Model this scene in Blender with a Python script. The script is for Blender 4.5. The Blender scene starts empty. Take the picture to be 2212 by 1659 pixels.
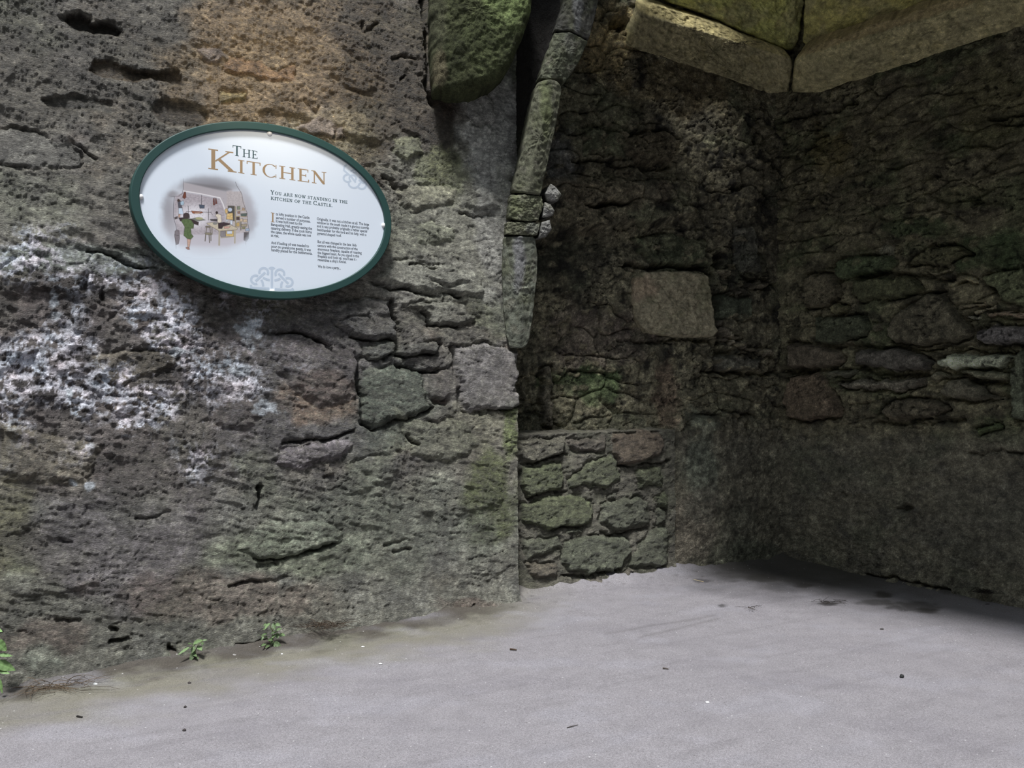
import bpy, math, random
import numpy as np
from mathutils import Vector, Matrix

# ------------------------------------------------------------------ frame
F, CX, HZ, EYE = 1800.0, 1106.0, 829.5, 1.3
SC = bpy.context.scene
COLL = SC.collection
rng = np.random.default_rng(7)
random.seed(7)


def lin(c):
    c = np.asarray(c, float) / 255.0
    return np.where(c <= 0.04045, c / 12.92, ((c + 0.055) / 1.055) ** 2.4)


def sstep(a, b, x):
    t = np.clip((x - a) / (b - a), 0, 1)
    return t * t * (3 - 2 * t)


# ------------------------------------------------------------------ noise
def _hash(ix, iy, seed):
    h = (ix.astype(np.int64) * 374761393 + iy.astype(np.int64) * 668265263 + seed * 1442695041) & 0xFFFFFFFF
    h = ((h ^ (h >> 13)) * 1274126177) & 0xFFFFFFFF
    h = ((h ^ (h >> 16)) * 2246822519) & 0xFFFFFFFF
    return (h ^ (h >> 15)) & 0xFFFFFFFF


def perlin(x, y, seed=0):
    xi, yi = np.floor(x), np.floor(y)
    xf, yf = x - xi, y - yi
    u = xf * xf * xf * (xf * (xf * 6 - 15) + 10)
    v = yf * yf * yf * (yf * (yf * 6 - 15) + 10)

    def g(a, b):
        an = _hash(xi + a, yi + b, seed) * (2 * np.pi / 4294967296.0)
        return np.cos(an) * (xf - a) + np.sin(an) * (yf - b)
    a = g(0, 0) * (1 - u) + g(1, 0) * u
    b = g(0, 1) * (1 - u) + g(1, 1) * u
    return (a * (1 - v) + b * v) * 1.5


def fbm(x, y, octv=4, seed=0, gain=0.5):
    r, a, t = 0, 1.0, 0
    for o in range(octv):
        r = r + a * perlin(x * 2 ** o + 13.7 * o, y * 2 ** o - 7.3 * o, seed + o)
        t += a
        a *= gain
    return r / t


def ridged(x, y, octv=4, seed=0, gain=0.5):
    r, a, t = 0, 1.0, 0
    for o in range(octv):
        r = r + a * (1 - 2 * np.abs(perlin(x * 2 ** o + 3.1 * o, y * 2 ** o + 5.9 * o, seed + o)))
        t += a
        a *= gain
    return r / t


def voronoi(x, y, seed=0):
    xi, yi = np.floor(x), np.floor(y)
    f1 = np.full(x.shape, 9.0)
    f2 = np.full(x.shape, 9.0)
    cid = np.zeros(x.shape, np.int64)
    for a in (-1, 0, 1):
        for b in (-1, 0, 1):
            h = _hash(xi + a, yi + b, seed)
            px = xi + a + 0.15 + 0.7 * (h & 0xFFFF) / 65535.0
            py = yi + b + 0.15 + 0.7 * (h >> 16) / 65535.0
            d = np.hypot(px - x, py - y)
            nw = d < f1
            f2 = np.where(nw, f1, np.minimum(f2, d))
            f1 = np.where(nw, d, f1)
            cid = np.where(nw, h, cid)
    return f1, f2, cid


def cell(cid, k):
    return ((cid >> (k * 5)) & 1023) / 1023.0


# ------------------------------------------------------------------ planes
class Plane:
    """A surface in the place: origin, two axes and the normal that faces the room."""

    def __init__(s, o, u, v):
        s.o = np.array(o, float)
        s.u = np.array(u, float) / np.linalg.norm(u)
        v = np.array(v, float)
        v = v - s.u * v.dot(s.u)
        s.v = v / np.linalg.norm(v)
        n = np.cross(s.u, s.v)
        if n.dot(np.array([0, 0, EYE]) - s.o) < 0:
            n = -n
        s.n = n

    def hit(s, px, py, off=0.0):
        px, py = np.asarray(px, float), np.asarray(py, float)
        d = np.stack([(px - CX) / F, np.ones_like(px), (HZ - py) / F], -1)
        c = np.array([0, 0, EYE])
        t = ((s.o - c).dot(s.n) + off) / (d @ s.n)
        p = c + d * t[..., None]
        return (p - s.o) @ s.u, (p - s.o) @ s.v

    def w(s, a, b, off=0.0):
        a, b = np.asarray(a, float), np.asarray(b, float)
        off = np.asarray(off, float) * np.ones_like(a)
        return s.o + a[..., None] * s.u + b[..., None] * s.v + off[..., None] * s.n

    def pix(s, a, b, off=0.0):
        p = s.w(a, b, off)
        y = np.maximum(p[..., 1], 0.4)
        return CX + F * p[..., 0] / y, HZ - F * (p[..., 2] - EYE) / y

    def at(s, px, py, off=0.0):
        a, b = s.hit(px, py, off)
        return s.w(a, b, off)


def vplane(p, q):
    return Plane((p[0], p[1], 0), (q[0] - p[0], q[1] - p[1], 0), (0, 0, 1))


def floor_pt(px, py, z=0.0):
    y = F * (EYE - z) / (py - HZ)
    return np.array([(px - CX) / F * y, y, z])


LEFT = vplane((-2.18, 3.54), (0.0417, 4.98))
NICHE = vplane((0.0685, 5.14), (1.10, 5.66))
BACK = vplane((0.136, 5.55), (2.0, 6.07))
RIGHT = vplane((2.0, 6.07), (2.99, 4.87))


# ------------------------------------------------------------------ materials
def principled(name, rough=0.85, spec=0.3):
    m = bpy.data.materials.new(name)
    m.use_nodes = True
    nt = m.node_tree
    b = nt.nodes['Principled BSDF']
    b.inputs['Roughness'].default_value = rough
    b.inputs['Specular IOR Level'].default_value = spec
    return m, nt, b


def flat_mat(name, c, rough=0.5, spec=0.4, metal=0.0):
    m, nt, b = principled(name, rough, spec)
    b.inputs['Base Color'].default_value = (*lin(c), 1)
    b.inputs['Metallic'].default_value = metal
    return m


def stone_mat(name, s1=28, s2=110, bump=0.5, dist=0.012, var=0.55, rough=0.8, spec=0.35, aniso=(1, 1, 1), speck=0.9):
    m, nt, b = principled(name, rough, spec)
    N, L = nt.nodes, nt.links
    at = N.new('ShaderNodeAttribute'); at.attribute_name = 'Col'
    tc = N.new('ShaderNodeTexCoord')
    mp = N.new('ShaderNodeMapping'); mp.inputs['Scale'].default_value = aniso
    L.new(tc.outputs['Object'], mp.inputs['Vector'])
    n1 = N.new('ShaderNodeTexNoise'); n1.inputs['Scale'].default_value = s1; n1.inputs['Detail'].default_value = 8
    n1.inputs['Roughness'].default_value = 0.68
    n2 = N.new('ShaderNodeTexNoise'); n2.inputs['Scale'].default_value = s2; n2.inputs['Detail'].default_value = 5
    n2.inputs['Roughness'].default_value = 0.7
    L.new(mp.outputs[0], n1.inputs['Vector']); L.new(mp.outputs[0], n2.inputs['Vector'])
    r = N.new('ShaderNodeMapRange'); r.inputs[1].default_value = 0.28; r.inputs[2].default_value = 0.72
    r.inputs[3].default_value = 1 - var; r.inputs[4].default_value = 1 + var
    L.new(n1.outputs['Fac'], r.inputs[0])
    r2 = N.new('ShaderNodeMapRange'); r2.inputs[1].default_value = 0.28; r2.inputs[2].default_value = 0.72
    r2.inputs[3].default_value = 1 - var * 0.7; r2.inputs[4].default_value = 1 + var * 0.7
    L.new(n2.outputs['Fac'], r2.inputs[0])
    mu = N.new('ShaderNodeMath'); mu.operation = 'MULTIPLY'
    L.new(r.outputs[0], mu.inputs[0]); L.new(r2.outputs[0], mu.inputs[1])
    vm = N.new('ShaderNodeVectorMath'); vm.operation = 'SCALE'
    L.new(at.outputs['Color'], vm.inputs[0]); L.new(mu.outputs[0], vm.inputs['Scale'])
    n3 = N.new('ShaderNodeTexNoise'); n3.inputs['Scale'].default_value = s2 * 1.7; n3.inputs['Detail'].default_value = 3
    L.new(mp.outputs[0], n3.inputs['Vector'])
    r3 = N.new('ShaderNodeMapRange'); r3.inputs[1].default_value = 0.56; r3.inputs[2].default_value = 0.68
    r3.inputs[3].default_value = 1.0; r3.inputs[4].default_value = 1.0 + speck
    L.new(n3.outputs['Fac'], r3.inputs[0])
    vs_ = N.new('ShaderNodeVectorMath'); vs_.operation = 'SCALE'
    L.new(vm.outputs[0], vs_.inputs[0]); L.new(r3.outputs[0], vs_.inputs['Scale'])
    L.new(vs_.outputs[0], b.inputs['Base Color'])
    ad = N.new('ShaderNodeMath'); ad.operation = 'ADD'
    L.new(n1.outputs['Fac'], ad.inputs[0]); L.new(n2.outputs['Fac'], ad.inputs[1])
    bp = N.new('ShaderNodeBump'); bp.inputs['Strength'].default_value = bump; bp.inputs['Distance'].default_value = dist
    L.new(ad.outputs[0], bp.inputs['Height'])
    L.new(bp.outputs[0], b.inputs['Normal'])
    return m


M_RUBBLE = stone_mat('rubble stone', 30, 130, 1.0, 0.022, 0.5, rough=0.5, spec=0.5, aniso=(0.75, 0.75, 1.9))
M_SOOT = stone_mat('sooty stone', 24, 100, 1.0, 0.026, 0.6, rough=0.75, spec=0.4)
M_DRESSED = stone_mat('dressed stone', 34, 150, 0.6, 0.008, 0.35, rough=0.85, spec=0.3)
M_MOSS = stone_mat('mossy stone', 40, 160, 0.7, 0.012, 0.5, rough=0.9, spec=0.2)
M_PRINT, _nt, _b = principled('printed artwork', 0.4, 0.4)
_a = _nt.nodes.new('ShaderNodeAttribute'); _a.attribute_name = 'Col'
_nt.links.new(_a.outputs['Color'], _b.inputs['Base Color'])
M_LEAF, _nt, _b = principled('leaf', 0.55, 0.35)
_a = _nt.nodes.new('ShaderNodeAttribute'); _a.attribute_name = 'Col'
_nt.links.new(_a.outputs['Color'], _b.inputs['Base Color'])
_b.inputs['Subsurface Weight'].default_value = 0.0
M_BIT, _nt, _b = principled('small debris', 0.8, 0.3)
_a = _nt.nodes.new('ShaderNodeAttribute'); _a.attribute_name = 'Col'
_nt.links.new(_a.outputs['Color'], _b.inputs['Base Color'])


# ------------------------------------------------------------------ mesh helpers
def tag(o, label=None, cat=None, group=None, kind=None):
    for k, v in (('label', label), ('category', cat), ('group', group), ('kind', kind)):
        if v:
            o[k] = v
    return o


def put(name, me, mat, parent=None):
    o = bpy.data.objects.new(name, me)
    COLL.objects.link(o)
    if mat is not None:
        me.materials.append(mat)
    if parent is not None:
        o.parent = parent
        base = parent.location if parent.type == 'EMPTY' else Vector((0, 0, 0))
        o.matrix_parent_inverse = Matrix.Translation(-base)
    return o


def empty(name, loc):
    o = bpy.data.objects.new(name, None)
    COLL.objects.link(o)
    o.location = loc
    o.empty_display_size = 0.1
    return o


def np_mesh(name, V, Q, col=None, smooth=True):
    me = bpy.data.meshes.new(name)
    V = np.asarray(V, np.float32).reshape(-1, 3)
    Q = np.asarray(Q, np.int32)
    k = Q.shape[1]
    me.vertices.add(len(V)); me.vertices.foreach_set('co', V.ravel())
    me.loops.add(Q.size); me.loops.foreach_set('vertex_index', Q.ravel())
    me.polygons.add(len(Q))
    me.polygons.foreach_set('loop_start', np.arange(0, Q.size, k, dtype=np.int32))
    me.polygons.foreach_set('use_smooth', np.full(len(Q), smooth))
    me.update(calc_edges=True)
    me.validate()
    if col is not None:
        c = np.ones((len(V), 4), np.float32)
        c[:, :3] = np.asarray(col, np.float32).reshape(-1, 3)
        at = me.attributes.new('Col', 'FLOAT_COLOR', 'POINT')
        at.data.foreach_set('color', c.ravel())
    return me


def py_mesh(name, V, Fc, col=None, smooth=False):
    me = bpy.data.meshes.new(name)
    me.from_pydata([tuple(map(float, v)) for v in V], [], Fc)
    me.update()
    if smooth:
        me.polygons.foreach_set('use_smooth', np.full(len(me.polygons), True))
    if col is not None:
        c = np.ones((len(V), 4), np.float32)
        c[:, :3] = np.asarray(col, np.float32)
        at = me.attributes.new('Col', 'FLOAT_COLOR', 'POINT')
        at.data.foreach_set('color', c.ravel())
    return me


def grid_quads(nr, nc, wrap=False):
    i = np.arange(nr * nc).reshape(nr, nc)
    if wrap:
        j = np.roll(i, -1, 1)
        return np.stack([i[:-1], j[:-1], j[1:], i[1:]], -1).reshape(-1, 4)
    return np.stack([i[:-1, :-1], i[:-1, 1:], i[1:, 1:], i[1:, :-1]], -1).reshape(-1, 4)


def poly_sd(x, y, poly):
    """distance to a polygon's outline, positive inside"""
    P = np.asarray(poly, float)
    d = np.full(x.shape, 1e9)
    ins = np.zeros(x.shape, bool)
    for k in range(len(P)):
        (ax, ay), (bx, by) = P[k], P[(k + 1) % len(P)]
        ex, ey = bx - ax, by - ay
        t = np.clip(((x - ax) * ex + (y - ay) * ey) / (ex * ex + ey * ey + 1e-9), 0, 1)
        d = np.minimum(d, np.hypot(x - ax - t * ex, y - ay - t * ey))
        c = ((ay > y) != (by > y))
        with np.errstate(divide='ignore', invalid='ignore'):
            xx = ax + (y - ay) / (by - ay if by != ay else 1e-9) * ex
        ins ^= c & (x < xx)
    return np.where(ins, d, -d)


def line_d(x, y, pts):
    d = np.full(x.shape, 1e9)
    for (ax, ay), (bx, by) in zip(pts[:-1], pts[1:]):
        ex, ey = bx - ax, by - ay
        t = np.clip(((x - ax) * ex + (y - ay) * ey) / (ex * ex + ey * ey + 1e-9), 0, 1)
        d = np.minimum(d, np.hypot(x - ax - t * ex, y - ay - t * ey))
    return d


class Wall:  # noqa
    """A masonry face: relief h (metres off the plane) and stone colour over a fine grid."""

    def __init__(s, plane, scol, zrow):
        s.pl = plane
        s.S, s.Z = np.meshgrid(scol, zrow)
        s.px, s.py = plane.pix(s.S, s.Z)
        s.wx = s.px + 15 * fbm(s.S * 8, s.Z * 8, 5, 91, 0.6)
        s.wy = s.py + 15 * fbm(s.S * 8 + 40, s.Z * 8, 5, 92, 0.6)
        s.gv = np.clip((0.55 if plane is LEFT else 0.95) + 1.3 * fbm(s.S * 5, s.Z * 5, 3, 93), 0.05 if plane is LEFT else 0.4, 1.4)
        s.h = np.zeros_like(s.S)
        s.c = np.zeros(s.S.shape + (3,))

    def box(s, pts, m):
        P = np.asarray(pts, float)
        x0, y0 = P.min(0) - m
        x1, y1 = P.max(0) + m
        return (s.px > x0) & (s.px < x1) & (s.py > y0) & (s.py < y1)

    def stone(s, poly, rise=0.02, edge=8, groove=0.03, col=None, mix=0.75, keep=0.5, gw=3.5, tilt=(0, 0)):
        k = s.box(poly, 16)
        if not k.any():
            return
        d = poly_sd(s.wx[k], s.wy[k], poly)
        p = sstep(0, edge, d)
        cx, cy = np.mean(poly, 0)
        t = (s.px[k] - cx) * tilt[0] + (s.py[k] - cy) * tilt[1]
        h = s.h[k]
        h = h * (1 - p) + (h * keep + rise + t) * p
        s.h[k] = h - groove * s.gv[k] * np.exp(-(d / gw) ** 2)
        if col is not None:
            q = (mix * sstep(-2, 3, d))[:, None]
            s.c[k] = s.c[k] * (1 - q) + lin(col) * q

    def crack(s, pts, w=3.5, depth=0.04):
        k = s.box(pts, 4 * w)
        if k.any():
            d = line_d(s.wx[k], s.wy[k], pts)
            s.h[k] -= depth * np.clip(s.gv[k] * 1.4, 0.3, 1.2) * np.exp(-(d / w) ** 2)

    def mottle(s, seed, *fk):
        for i, (f, k) in enumerate(fk):
            s.c *= np.exp(k * fbm(s.S * f, s.Z * f * 1.15, 4, seed + 10 * i, 0.6))[..., None]

    def crackle(s, seed, f, depth, dark, where=1.0):
        """a net of fine fissures filled with dirt"""
        u, v = s.S + 0.05 * fbm(s.S * 7, s.Z * 7, 3, seed + 1), s.Z + 0.05 * fbm(s.S * 7 + 5, s.Z * 7, 3, seed + 2)
        n = sstep(0.62, 0.86, ridged(u * f, v * f * 1.5, 4, seed, 0.55)) * where * sstep(-0.25, 0.2, fbm(s.S * 3, s.Z * 3, 3, seed + 3))
        s.h -= depth * n
        s.c *= (1 - dark * n)[..., None]

    def lumps(s, seed, f, col, amt, where=1.0):
        """paler flakes and pebbles showing in the mortar"""
        f1_, f2_, id_ = voronoi(s.S * f + 0.4 * fbm(s.S * f, s.Z * f, 2, seed + 1), s.Z * f * 1.5 + 0.4 * fbm(s.S * f + 4, s.Z * f, 2, seed + 2), seed)
        n = (cell(id_, 1) < amt) * sstep(0.05, 0.25, f2_ - f1_) * where
        s.h += 0.012 * n
        n = (n * (0.4 + 0.5 * cell(id_, 3)))[..., None]
        s.c = s.c * (1 - n) + lin(col) * n

    def hole(s, poly, depth=0.12, edge=9):
        k = s.box(poly, 16)
        if k.any():
            s.h[k] -= depth * sstep(-edge / 2, edge, poly_sd(s.wx[k], s.wy[k], poly))

    def patch(s, cx, cy, rx, ry, col, a=0.8, soft=0.6, seed=0, f=7, ns=0.8):
        """a blotch of another stone, growth or painted-glow colour with a ragged edge"""
        k = (np.abs(s.px - cx) < rx * 2) & (np.abs(s.py - cy) < ry * 2)
        if not k.any():
            return
        r = np.hypot((s.px[k] - cx) / rx, (s.py[k] - cy) / ry)
        r = r + ns * fbm(s.S[k] * f, s.Z[k] * f, 4, 300 + seed)
        q = (a * sstep(1 + soft / 2, 1 - soft / 2, r))[:, None]
        s.c[k] = s.c[k] * (1 - q) + lin(col) * q

    def mesh(s, name, cap_right=0.0, cap_top=0.0):
        P = s.pl.w(s.S, s.Z, s.h)
        C = s.c
        if cap_right:
            ks = np.linspace(0, cap_right, 14)[1:]
            base = P[:, -1:, :]
            rough = 0.02 * fbm(s.Z[:, -1:] * 6 + ks[None] * 9, ks[None] * 6 + 0 * s.Z[:, -1:], 4, 55)
            X = base - ks[None, :, None] * s.pl.n + rough[..., None] * s.pl.u
            P = np.concatenate([P, X], 1)
            C = np.concatenate([C, np.repeat(C[:, -1:], len(ks), 1)], 1)
        if cap_top:
            ks = np.linspace(0, cap_top, 30)[1:]
            base = P[-1:, :, :]
            sx = np.arange(P.shape[1])[None] * 0.006
            up = 0.035 * fbm(sx * 5 + 0 * ks[:, None], ks[:, None] * 8 + 0 * sx, 4, 56) * sstep(0, 0.06, ks)[:, None]
            X = base - ks[:, None, None] * s.pl.n + up[..., None] * np.array([0, 0, 1.0])
            P = np.concatenate([P, X], 0)
            C = np.concatenate([C, np.repeat(C[-1:], len(ks), 0)], 0)
        return np_mesh(name, P, grid_quads(P.shape[0], P.shape[1]), C.reshape(-1, 3))


def mixc(w, m, col):
    m = np.clip(m, 0, 1)[..., None]
    w.c = w.c * (1 - m) + lin(col) * m


def zrows(zmax_fine, step, top):
    return np.concatenate([[-0.12, -0.06], np.arange(-0.03, zmax_fine, step), np.arange(zmax_fine + 0.02, zmax_fine + 0.5, 0.02), np.arange(zmax_fine + 0.58, top, 0.12)])


# ------------------------------------------------------------------ left wall
s_end = float(LEFT.hit(1117, 829)[0])
px_cols = np.arange(-40, 1117, 2.4)
s_fine = LEFT.hit(px_cols, np.full_like(px_cols, 829.0))[0]
s_all = np.concatenate([np.arange(s_fine[0] - 3.3, s_fine[0] - 1.25, 0.1), np.arange(s_fine[0] - 1.2, s_fine[0] - 0.005, 0.012), s_fine, [s_end]])
w = Wall(LEFT, s_all, zrows(3.65, 0.0063, 6.2))
S, Z, PX, PY = w.S, w.Z, w.px, w.py
w1 = 0.16 * fbm(S * 2.2, Z * 2.2, 3, 1)
w2 = 0.10 * fbm(S * 2.2 + 9, Z * 2.2, 3, 2)
f1, f2, cid = voronoi((S + w1) / 0.36, (Z + w2) / 0.19, 5)
edge = f2 - f1
show = sstep(-0.15, 0.25, fbm(S * 1.1, Z * 1.1, 3, 3))
crumb = sstep(0.1, -0.25, (PY - 480 + 120 * fbm(S * 1.5, Z * 1.5, 3, 4)) / 400)           # crumbling plaster, upper part
lime_z = sstep(1.15, 0.55, np.hypot((PX - 170) / 450, (PY - 770) / 260) + 0.5 * fbm(S * 3, Z * 3, 3, 6))
low = sstep(-60, 120, PY - 1010 + 80 * fbm(S * 2, Z * 2, 2, 8))
w.h = 0.035 * fbm(S * 1.3, Z * 1.3, 3, 10)
w.h += (cell(cid, 1) - 0.5) * 0.045 * show * sstep(0.02, 0.22, edge) * (1 - 0.6 * low)
w.h -= 0.022 * np.exp(-(edge / (0.05 + 0.05 * np.abs(w1 * 6))) ** 2) * show * sstep(-0.1, 0.3, fbm(S * 4, Z * 4, 3, 7)) * (1 - 0.8 * low) * (1 - 0.5 * crumb)
dirx, diry = S * 0.96 - Z * 0.28, Z * 0.96 + S * 0.28
slate = ridged(dirx * 4 + 0.4 * w1, diry * 15, 5, 12, 0.62)
w.h += 0.011 * slate * (1 - 0.6 * crumb)
w.h += 0.018 * fbm(dirx * 5, diry * 11, 5, 14, 0.58)
w.h += 0.006 * fbm(dirx * 14, diry * 34, 5, 15, 0.66)
w.h += 0.012 * (ridged(dirx * 9, diry * 30, 4, 17, 0.65) - 0.3) * sstep(-0.1, 0.3, fbm(S * 2, Z * 2, 3, 19)) * (1 - 0.5 * crumb)
w.h += 0.004 * (np.abs(fbm(S * 34, Z * 38, 3, 13, 0.7)) * 3 - 0.6) * crumb
w.h += (0.011 * crumb + 0.012 * lime_z) * np.abs(fbm(S * 13, Z * 15, 5, 16, 0.62)) * 2 - 0.012 * crumb
pits = ridged(S * 7 + 2 * w1, Z * 8, 5, 18, 0.6)
w.h += 0.03 * lime_z * (pits - 0.3)
w.h *= 0.72
w.h += 0.05 * np.exp(-np.maximum(Z, 0) / 0.07)
# colour
w.c[:] = lin((98, 95, 86))
var = fbm(S * 2.5, Z * 2.5, 4, 20)
mixc(w, sstep(-0.1, 0.35, var) * 0.6, (84, 82, 82))
mixc(w, sstep(0.05, 0.4, fbm(S * 3.3, Z * 4, 4, 21)) * 0.55, (96, 86, 72))
mixc(w, sstep(0.0, 0.35, fbm(S * 2.1 + 7, Z * 2.6, 4, 22)) * 0.55, (88, 94, 72))
cv = cell(cid, 2)[..., None]
w.c *= (0.8 + 0.4 * cv * show[..., None] + 0.2 * (1 - show[..., None]))
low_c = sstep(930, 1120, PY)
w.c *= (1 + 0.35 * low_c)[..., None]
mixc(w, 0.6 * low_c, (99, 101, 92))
w.patch(250, 130, 380, 190, (72, 69, 61), 0.7, seed=1, f=2)
w.patch(600, 130, 210, 190, (112, 96, 72), 0.75, seed=2, f=4)  # tan blotch: the lamp's warm glow partly put into the wall colour
w.patch(860, 150, 130, 230, (66, 58, 46), 0.8, seed=3, f=4)
w.patch(980, 480, 150, 190, (126, 126, 112), 0.7, seed=4, f=5)
w.patch(880, 600, 160, 50, (118, 117, 108), 0.6, seed=28, f=5)
w.patch(1060, 270, 62, 130, (158, 158, 150), 0.75, seed=5, f=6)
w.patch(1070, 480, 40, 150, (146, 145, 138), 0.6, seed=29, f=7)
w.patch(950, 300, 34, 100, (40, 32, 24), 0.85, seed=6, f=10)
w.patch(700, 300, 110, 60, (126, 116, 92), 0.5, seed=7, f=8)
w.patch(950, 380, 60, 60, (104, 108, 78), 0.6, seed=8, f=8)
w.patch(300, 800, 420, 240, (84, 77, 76), 0.65, seed=9, f=3)
w.patch(700, 850, 190, 200, (76, 75, 75), 0.7, seed=10, f=4)
w.patch(860, 880, 90, 90, (74, 79, 70), 0.7, seed=11, f=5)
w.patch(690, 860, 80, 60, (112, 94, 76), 0.6, seed=12, f=8)
w.patch(1040, 980, 90, 80, (108, 105, 93), 0.6, seed=13, f=6)
w.patch(1060, 1070, 66, 90, (74, 80, 50), 0.85, seed=14, f=6, soft=0.5)
w.patch(1050, 900, 70, 60, (120, 118, 100), 0.6, seed=15, f=6)
w.patch(1100, 930, 16, 60, (96, 108, 62), 0.7, seed=16, f=9)
w.patch(20, 1150, 75, 90, (106, 104, 78), 0.7, seed=17, f=6)
w.patch(110, 1210, 90, 30, (100, 102, 80), 0.7, seed=18, f=6)
w.patch(250, 1180, 190, 110, (104, 98, 102), 0.6, seed=19, f=3)
w.patch(620, 1190, 140, 50, (112, 118, 98), 0.7, seed=20, f=4)
w.patch(830, 1130, 200, 110, (94, 98, 86), 0.6, seed=21, f=4)
w.patch(1010, 1306, 70, 16, (96, 82, 74), 0.6, seed=22, f=7)
w.patch(80, 1380, 110, 40, (96, 84, 76), 0.6, seed=23, f=6)
w.patch(90, 1420, 45, 28, (126, 132, 118), 0.6, seed=24, f=9)
w.patch(460, 1290, 220, 50, (104, 90, 80), 0.5, seed=25, f=6)
w.patch(60, 470, 120, 90, (112, 112, 100), 0.55, seed=26, f=6)
w.patch(150, 560, 260, 30, (132, 142, 132), 0.5, seed=27, f=7)
# named stones
DARK = (52, 46, 38)
w.stone([(132, 38), (141, 24), (174, 22), (197, 33), (201, 46), (252, 49), (266, 62), (260, 76), (222, 73), (184, 61), (163, 57)], -0.05, 6, 0.012, (40, 37, 31), 0.95, 0.1)
w.stone([(186, 146), (206, 125), (244, 130), (282, 146), (334, 152), (388, 152), (407, 187), (353, 176), (304, 171), (233, 168), (201, 160)], -0.03, 6, 0.012, (62, 54, 42), 0.9, 0.15)
w.stone([(328, 236), (336, 222), (380, 220), (423, 225), (445, 247), (445, 266), (385, 271), (347, 260)], -0.02, 6, 0.02, (60, 54, 45), 0.9, 0.3)
w.stone([(-40, 279), (0, 279), (81, 285), (114, 306), (152, 312), (174, 334), (174, 361), (108, 366), (0, 353), (-40, 350)], 0.0, 8, 0.02, (92, 91, 84), 0.85, 0.2)
w.stone([(477, 198), (532, 201), (532, 217), (483, 220)], 0.0, 5, 0.01, (106, 96, 66), 0.85, 0.2)
w.stone([(423, 98), (477, 103), (490, 122), (466, 138), (434, 122)], 0.0, 5, 0.012, (92, 84, 78), 0.8, 0.2)
w.stone([(500, 120), (560, 135), (600, 150), (640, 140), (640, 175), (560, 165), (480, 150)], 0.0, 6, 0.012, (104, 82, 58), 0.8, 0.3)
w.stone([(95, 215), (160, 205), (240, 222), (250, 240), (150, 236)], -0.015, 5, 0.02, (74, 72, 64), 0.8, 0.3)
w.stone([(645, 265), (690, 252), (730, 270), (720, 300), (665, 290)], 0.005, 6, 0.015, (120, 110, 102), 0.75, 0.3)
w.stone([(720, 275), (745, 270), (750, 300), (728, 303)], 0.005, 5, 0.015, (118, 108, 100), 0.75, 0.3)
w.stone([(1014, 211), (1034, 200), (1051, 200), (1069, 220), (1075, 262), (1040, 275), (1012, 255)], 0.015, 10, 0.015, (150, 150, 142), 0.7, 0.6)
w.stone([(860, 410), (930, 395), (985, 405), (985, 440), (900, 455), (865, 440)], 0.010, 14, 0.006, (130, 128, 110), 0.7, 0.7)
w.stone([(900, 490), (930, 480), (980, 492), (985, 520), (940, 530), (905, 520)], 0.010, 12, 0.008, (128, 130, 110), 0.7, 0.7)
w.stone([(848, 300), (905, 295), (915, 330), (880, 345), (850, 330)], 0.01, 8, 0.012, (124, 126, 100), 0.6, 0.6)
w.stone([(803, 606), (850, 560), (960, 572), (1040, 600), (1045, 640), (985, 638), (900, 624)], 0.020, 12, 0.012, (122, 122, 110), 0.7, 0.8)
w.stone([(712, 655), (760, 642), (840, 648), (856, 700), (852, 735), (760, 726), (716, 700)], 0.028, 12, 0.018, (84, 84, 82), 0.6, 1.0)
w.stone([(870, 660), (905, 650), (1000, 655), (1030, 690), (985, 706), (925, 698), (905, 672)], 0.018, 10, 0.015, (104, 104, 94), 0.7, 0.8)
w.stone([(783, 740), (850, 738), (852, 768), (800, 778), (782, 766)], 0.015, 8, 0.02, (76, 78, 72), 0.7, 0.9)
w.stone([(858, 744), (940, 735), (950, 745), (940, 764), (875, 772), (856, 768)], 0.02, 8, 0.02, (84, 84, 78), 0.7, 0.9)
w.stone([(788, 800), (850, 788), (912, 800), (920, 860), (930, 880), (860, 908), (788, 922), (782, 860)], 0.018, 12, 0.016, (84, 90, 78), 0.7, 0.9)
w.stone([(984, 752), (1050, 738), (1119, 760), (1119, 880), (1003, 890), (994, 850), (984, 800)], 0.024, 9, 0.016, (112, 109, 106), 0.8, 0.5)
w.stone([(905, 805), (985, 790), (990, 850), (940, 870), (918, 840)], 0.005, 8, 0.02, (90, 86, 80), 0.6, 0.7)
w.stone([(935, 862), (972, 865), (970, 873), (937, 873)], -0.005, 3, 0.02, (80, 64, 56), 0.7, 0.3)
w.stone([(590, 730), (680, 735), (770, 755), (778, 800), (770, 860), (690, 880), (640, 850), (590, 800)], 0.022, 24, 0.008, (86, 80, 80), 0.5, 1.0)
w.stone([(610, 968), (720, 950), (765, 956), (735, 990), (640, 1012), (598, 1004)], 0.022, 12, 0.014, (108, 103, 104), 0.8, 0.9)
w.stone([(700, 1005), (712, 1000), (724, 1024), (704, 1032)], 0.02, 4, 0.02, (110, 104, 92), 0.6, 0.3)
w.stone([(505, 1190), (560, 1130), (680, 1120), (760, 1150), (725, 1178), (640, 1200), (560, 1210)], 0.014, 16, 0.006, (108, 114, 98), 0.5, 0.9)
w.stone([(300, 600), (370, 580), (440, 610), (420, 660), (330, 660)], 0.0, 8, 0.012, (82, 76, 70), 0.6, 0.5)
w.stone([(200, 765), (270, 755), (390, 762), (380, 790), (260, 835), (205, 810)], 0.010, 10, 0.012, (104, 98, 84), 0.6, 0.8)
w.stone([(325, 690), (380, 690), (385, 740), (330, 745)], 0.008, 8, 0.010, (92, 92, 84), 0.7, 0.7)
w.stone([(215, 855), (250, 860), (300, 860), (305, 890), (260, 900), (220, 880)], 0.010, 9, 0.012, (110, 98, 86), 0.5, 0.8)
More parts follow.
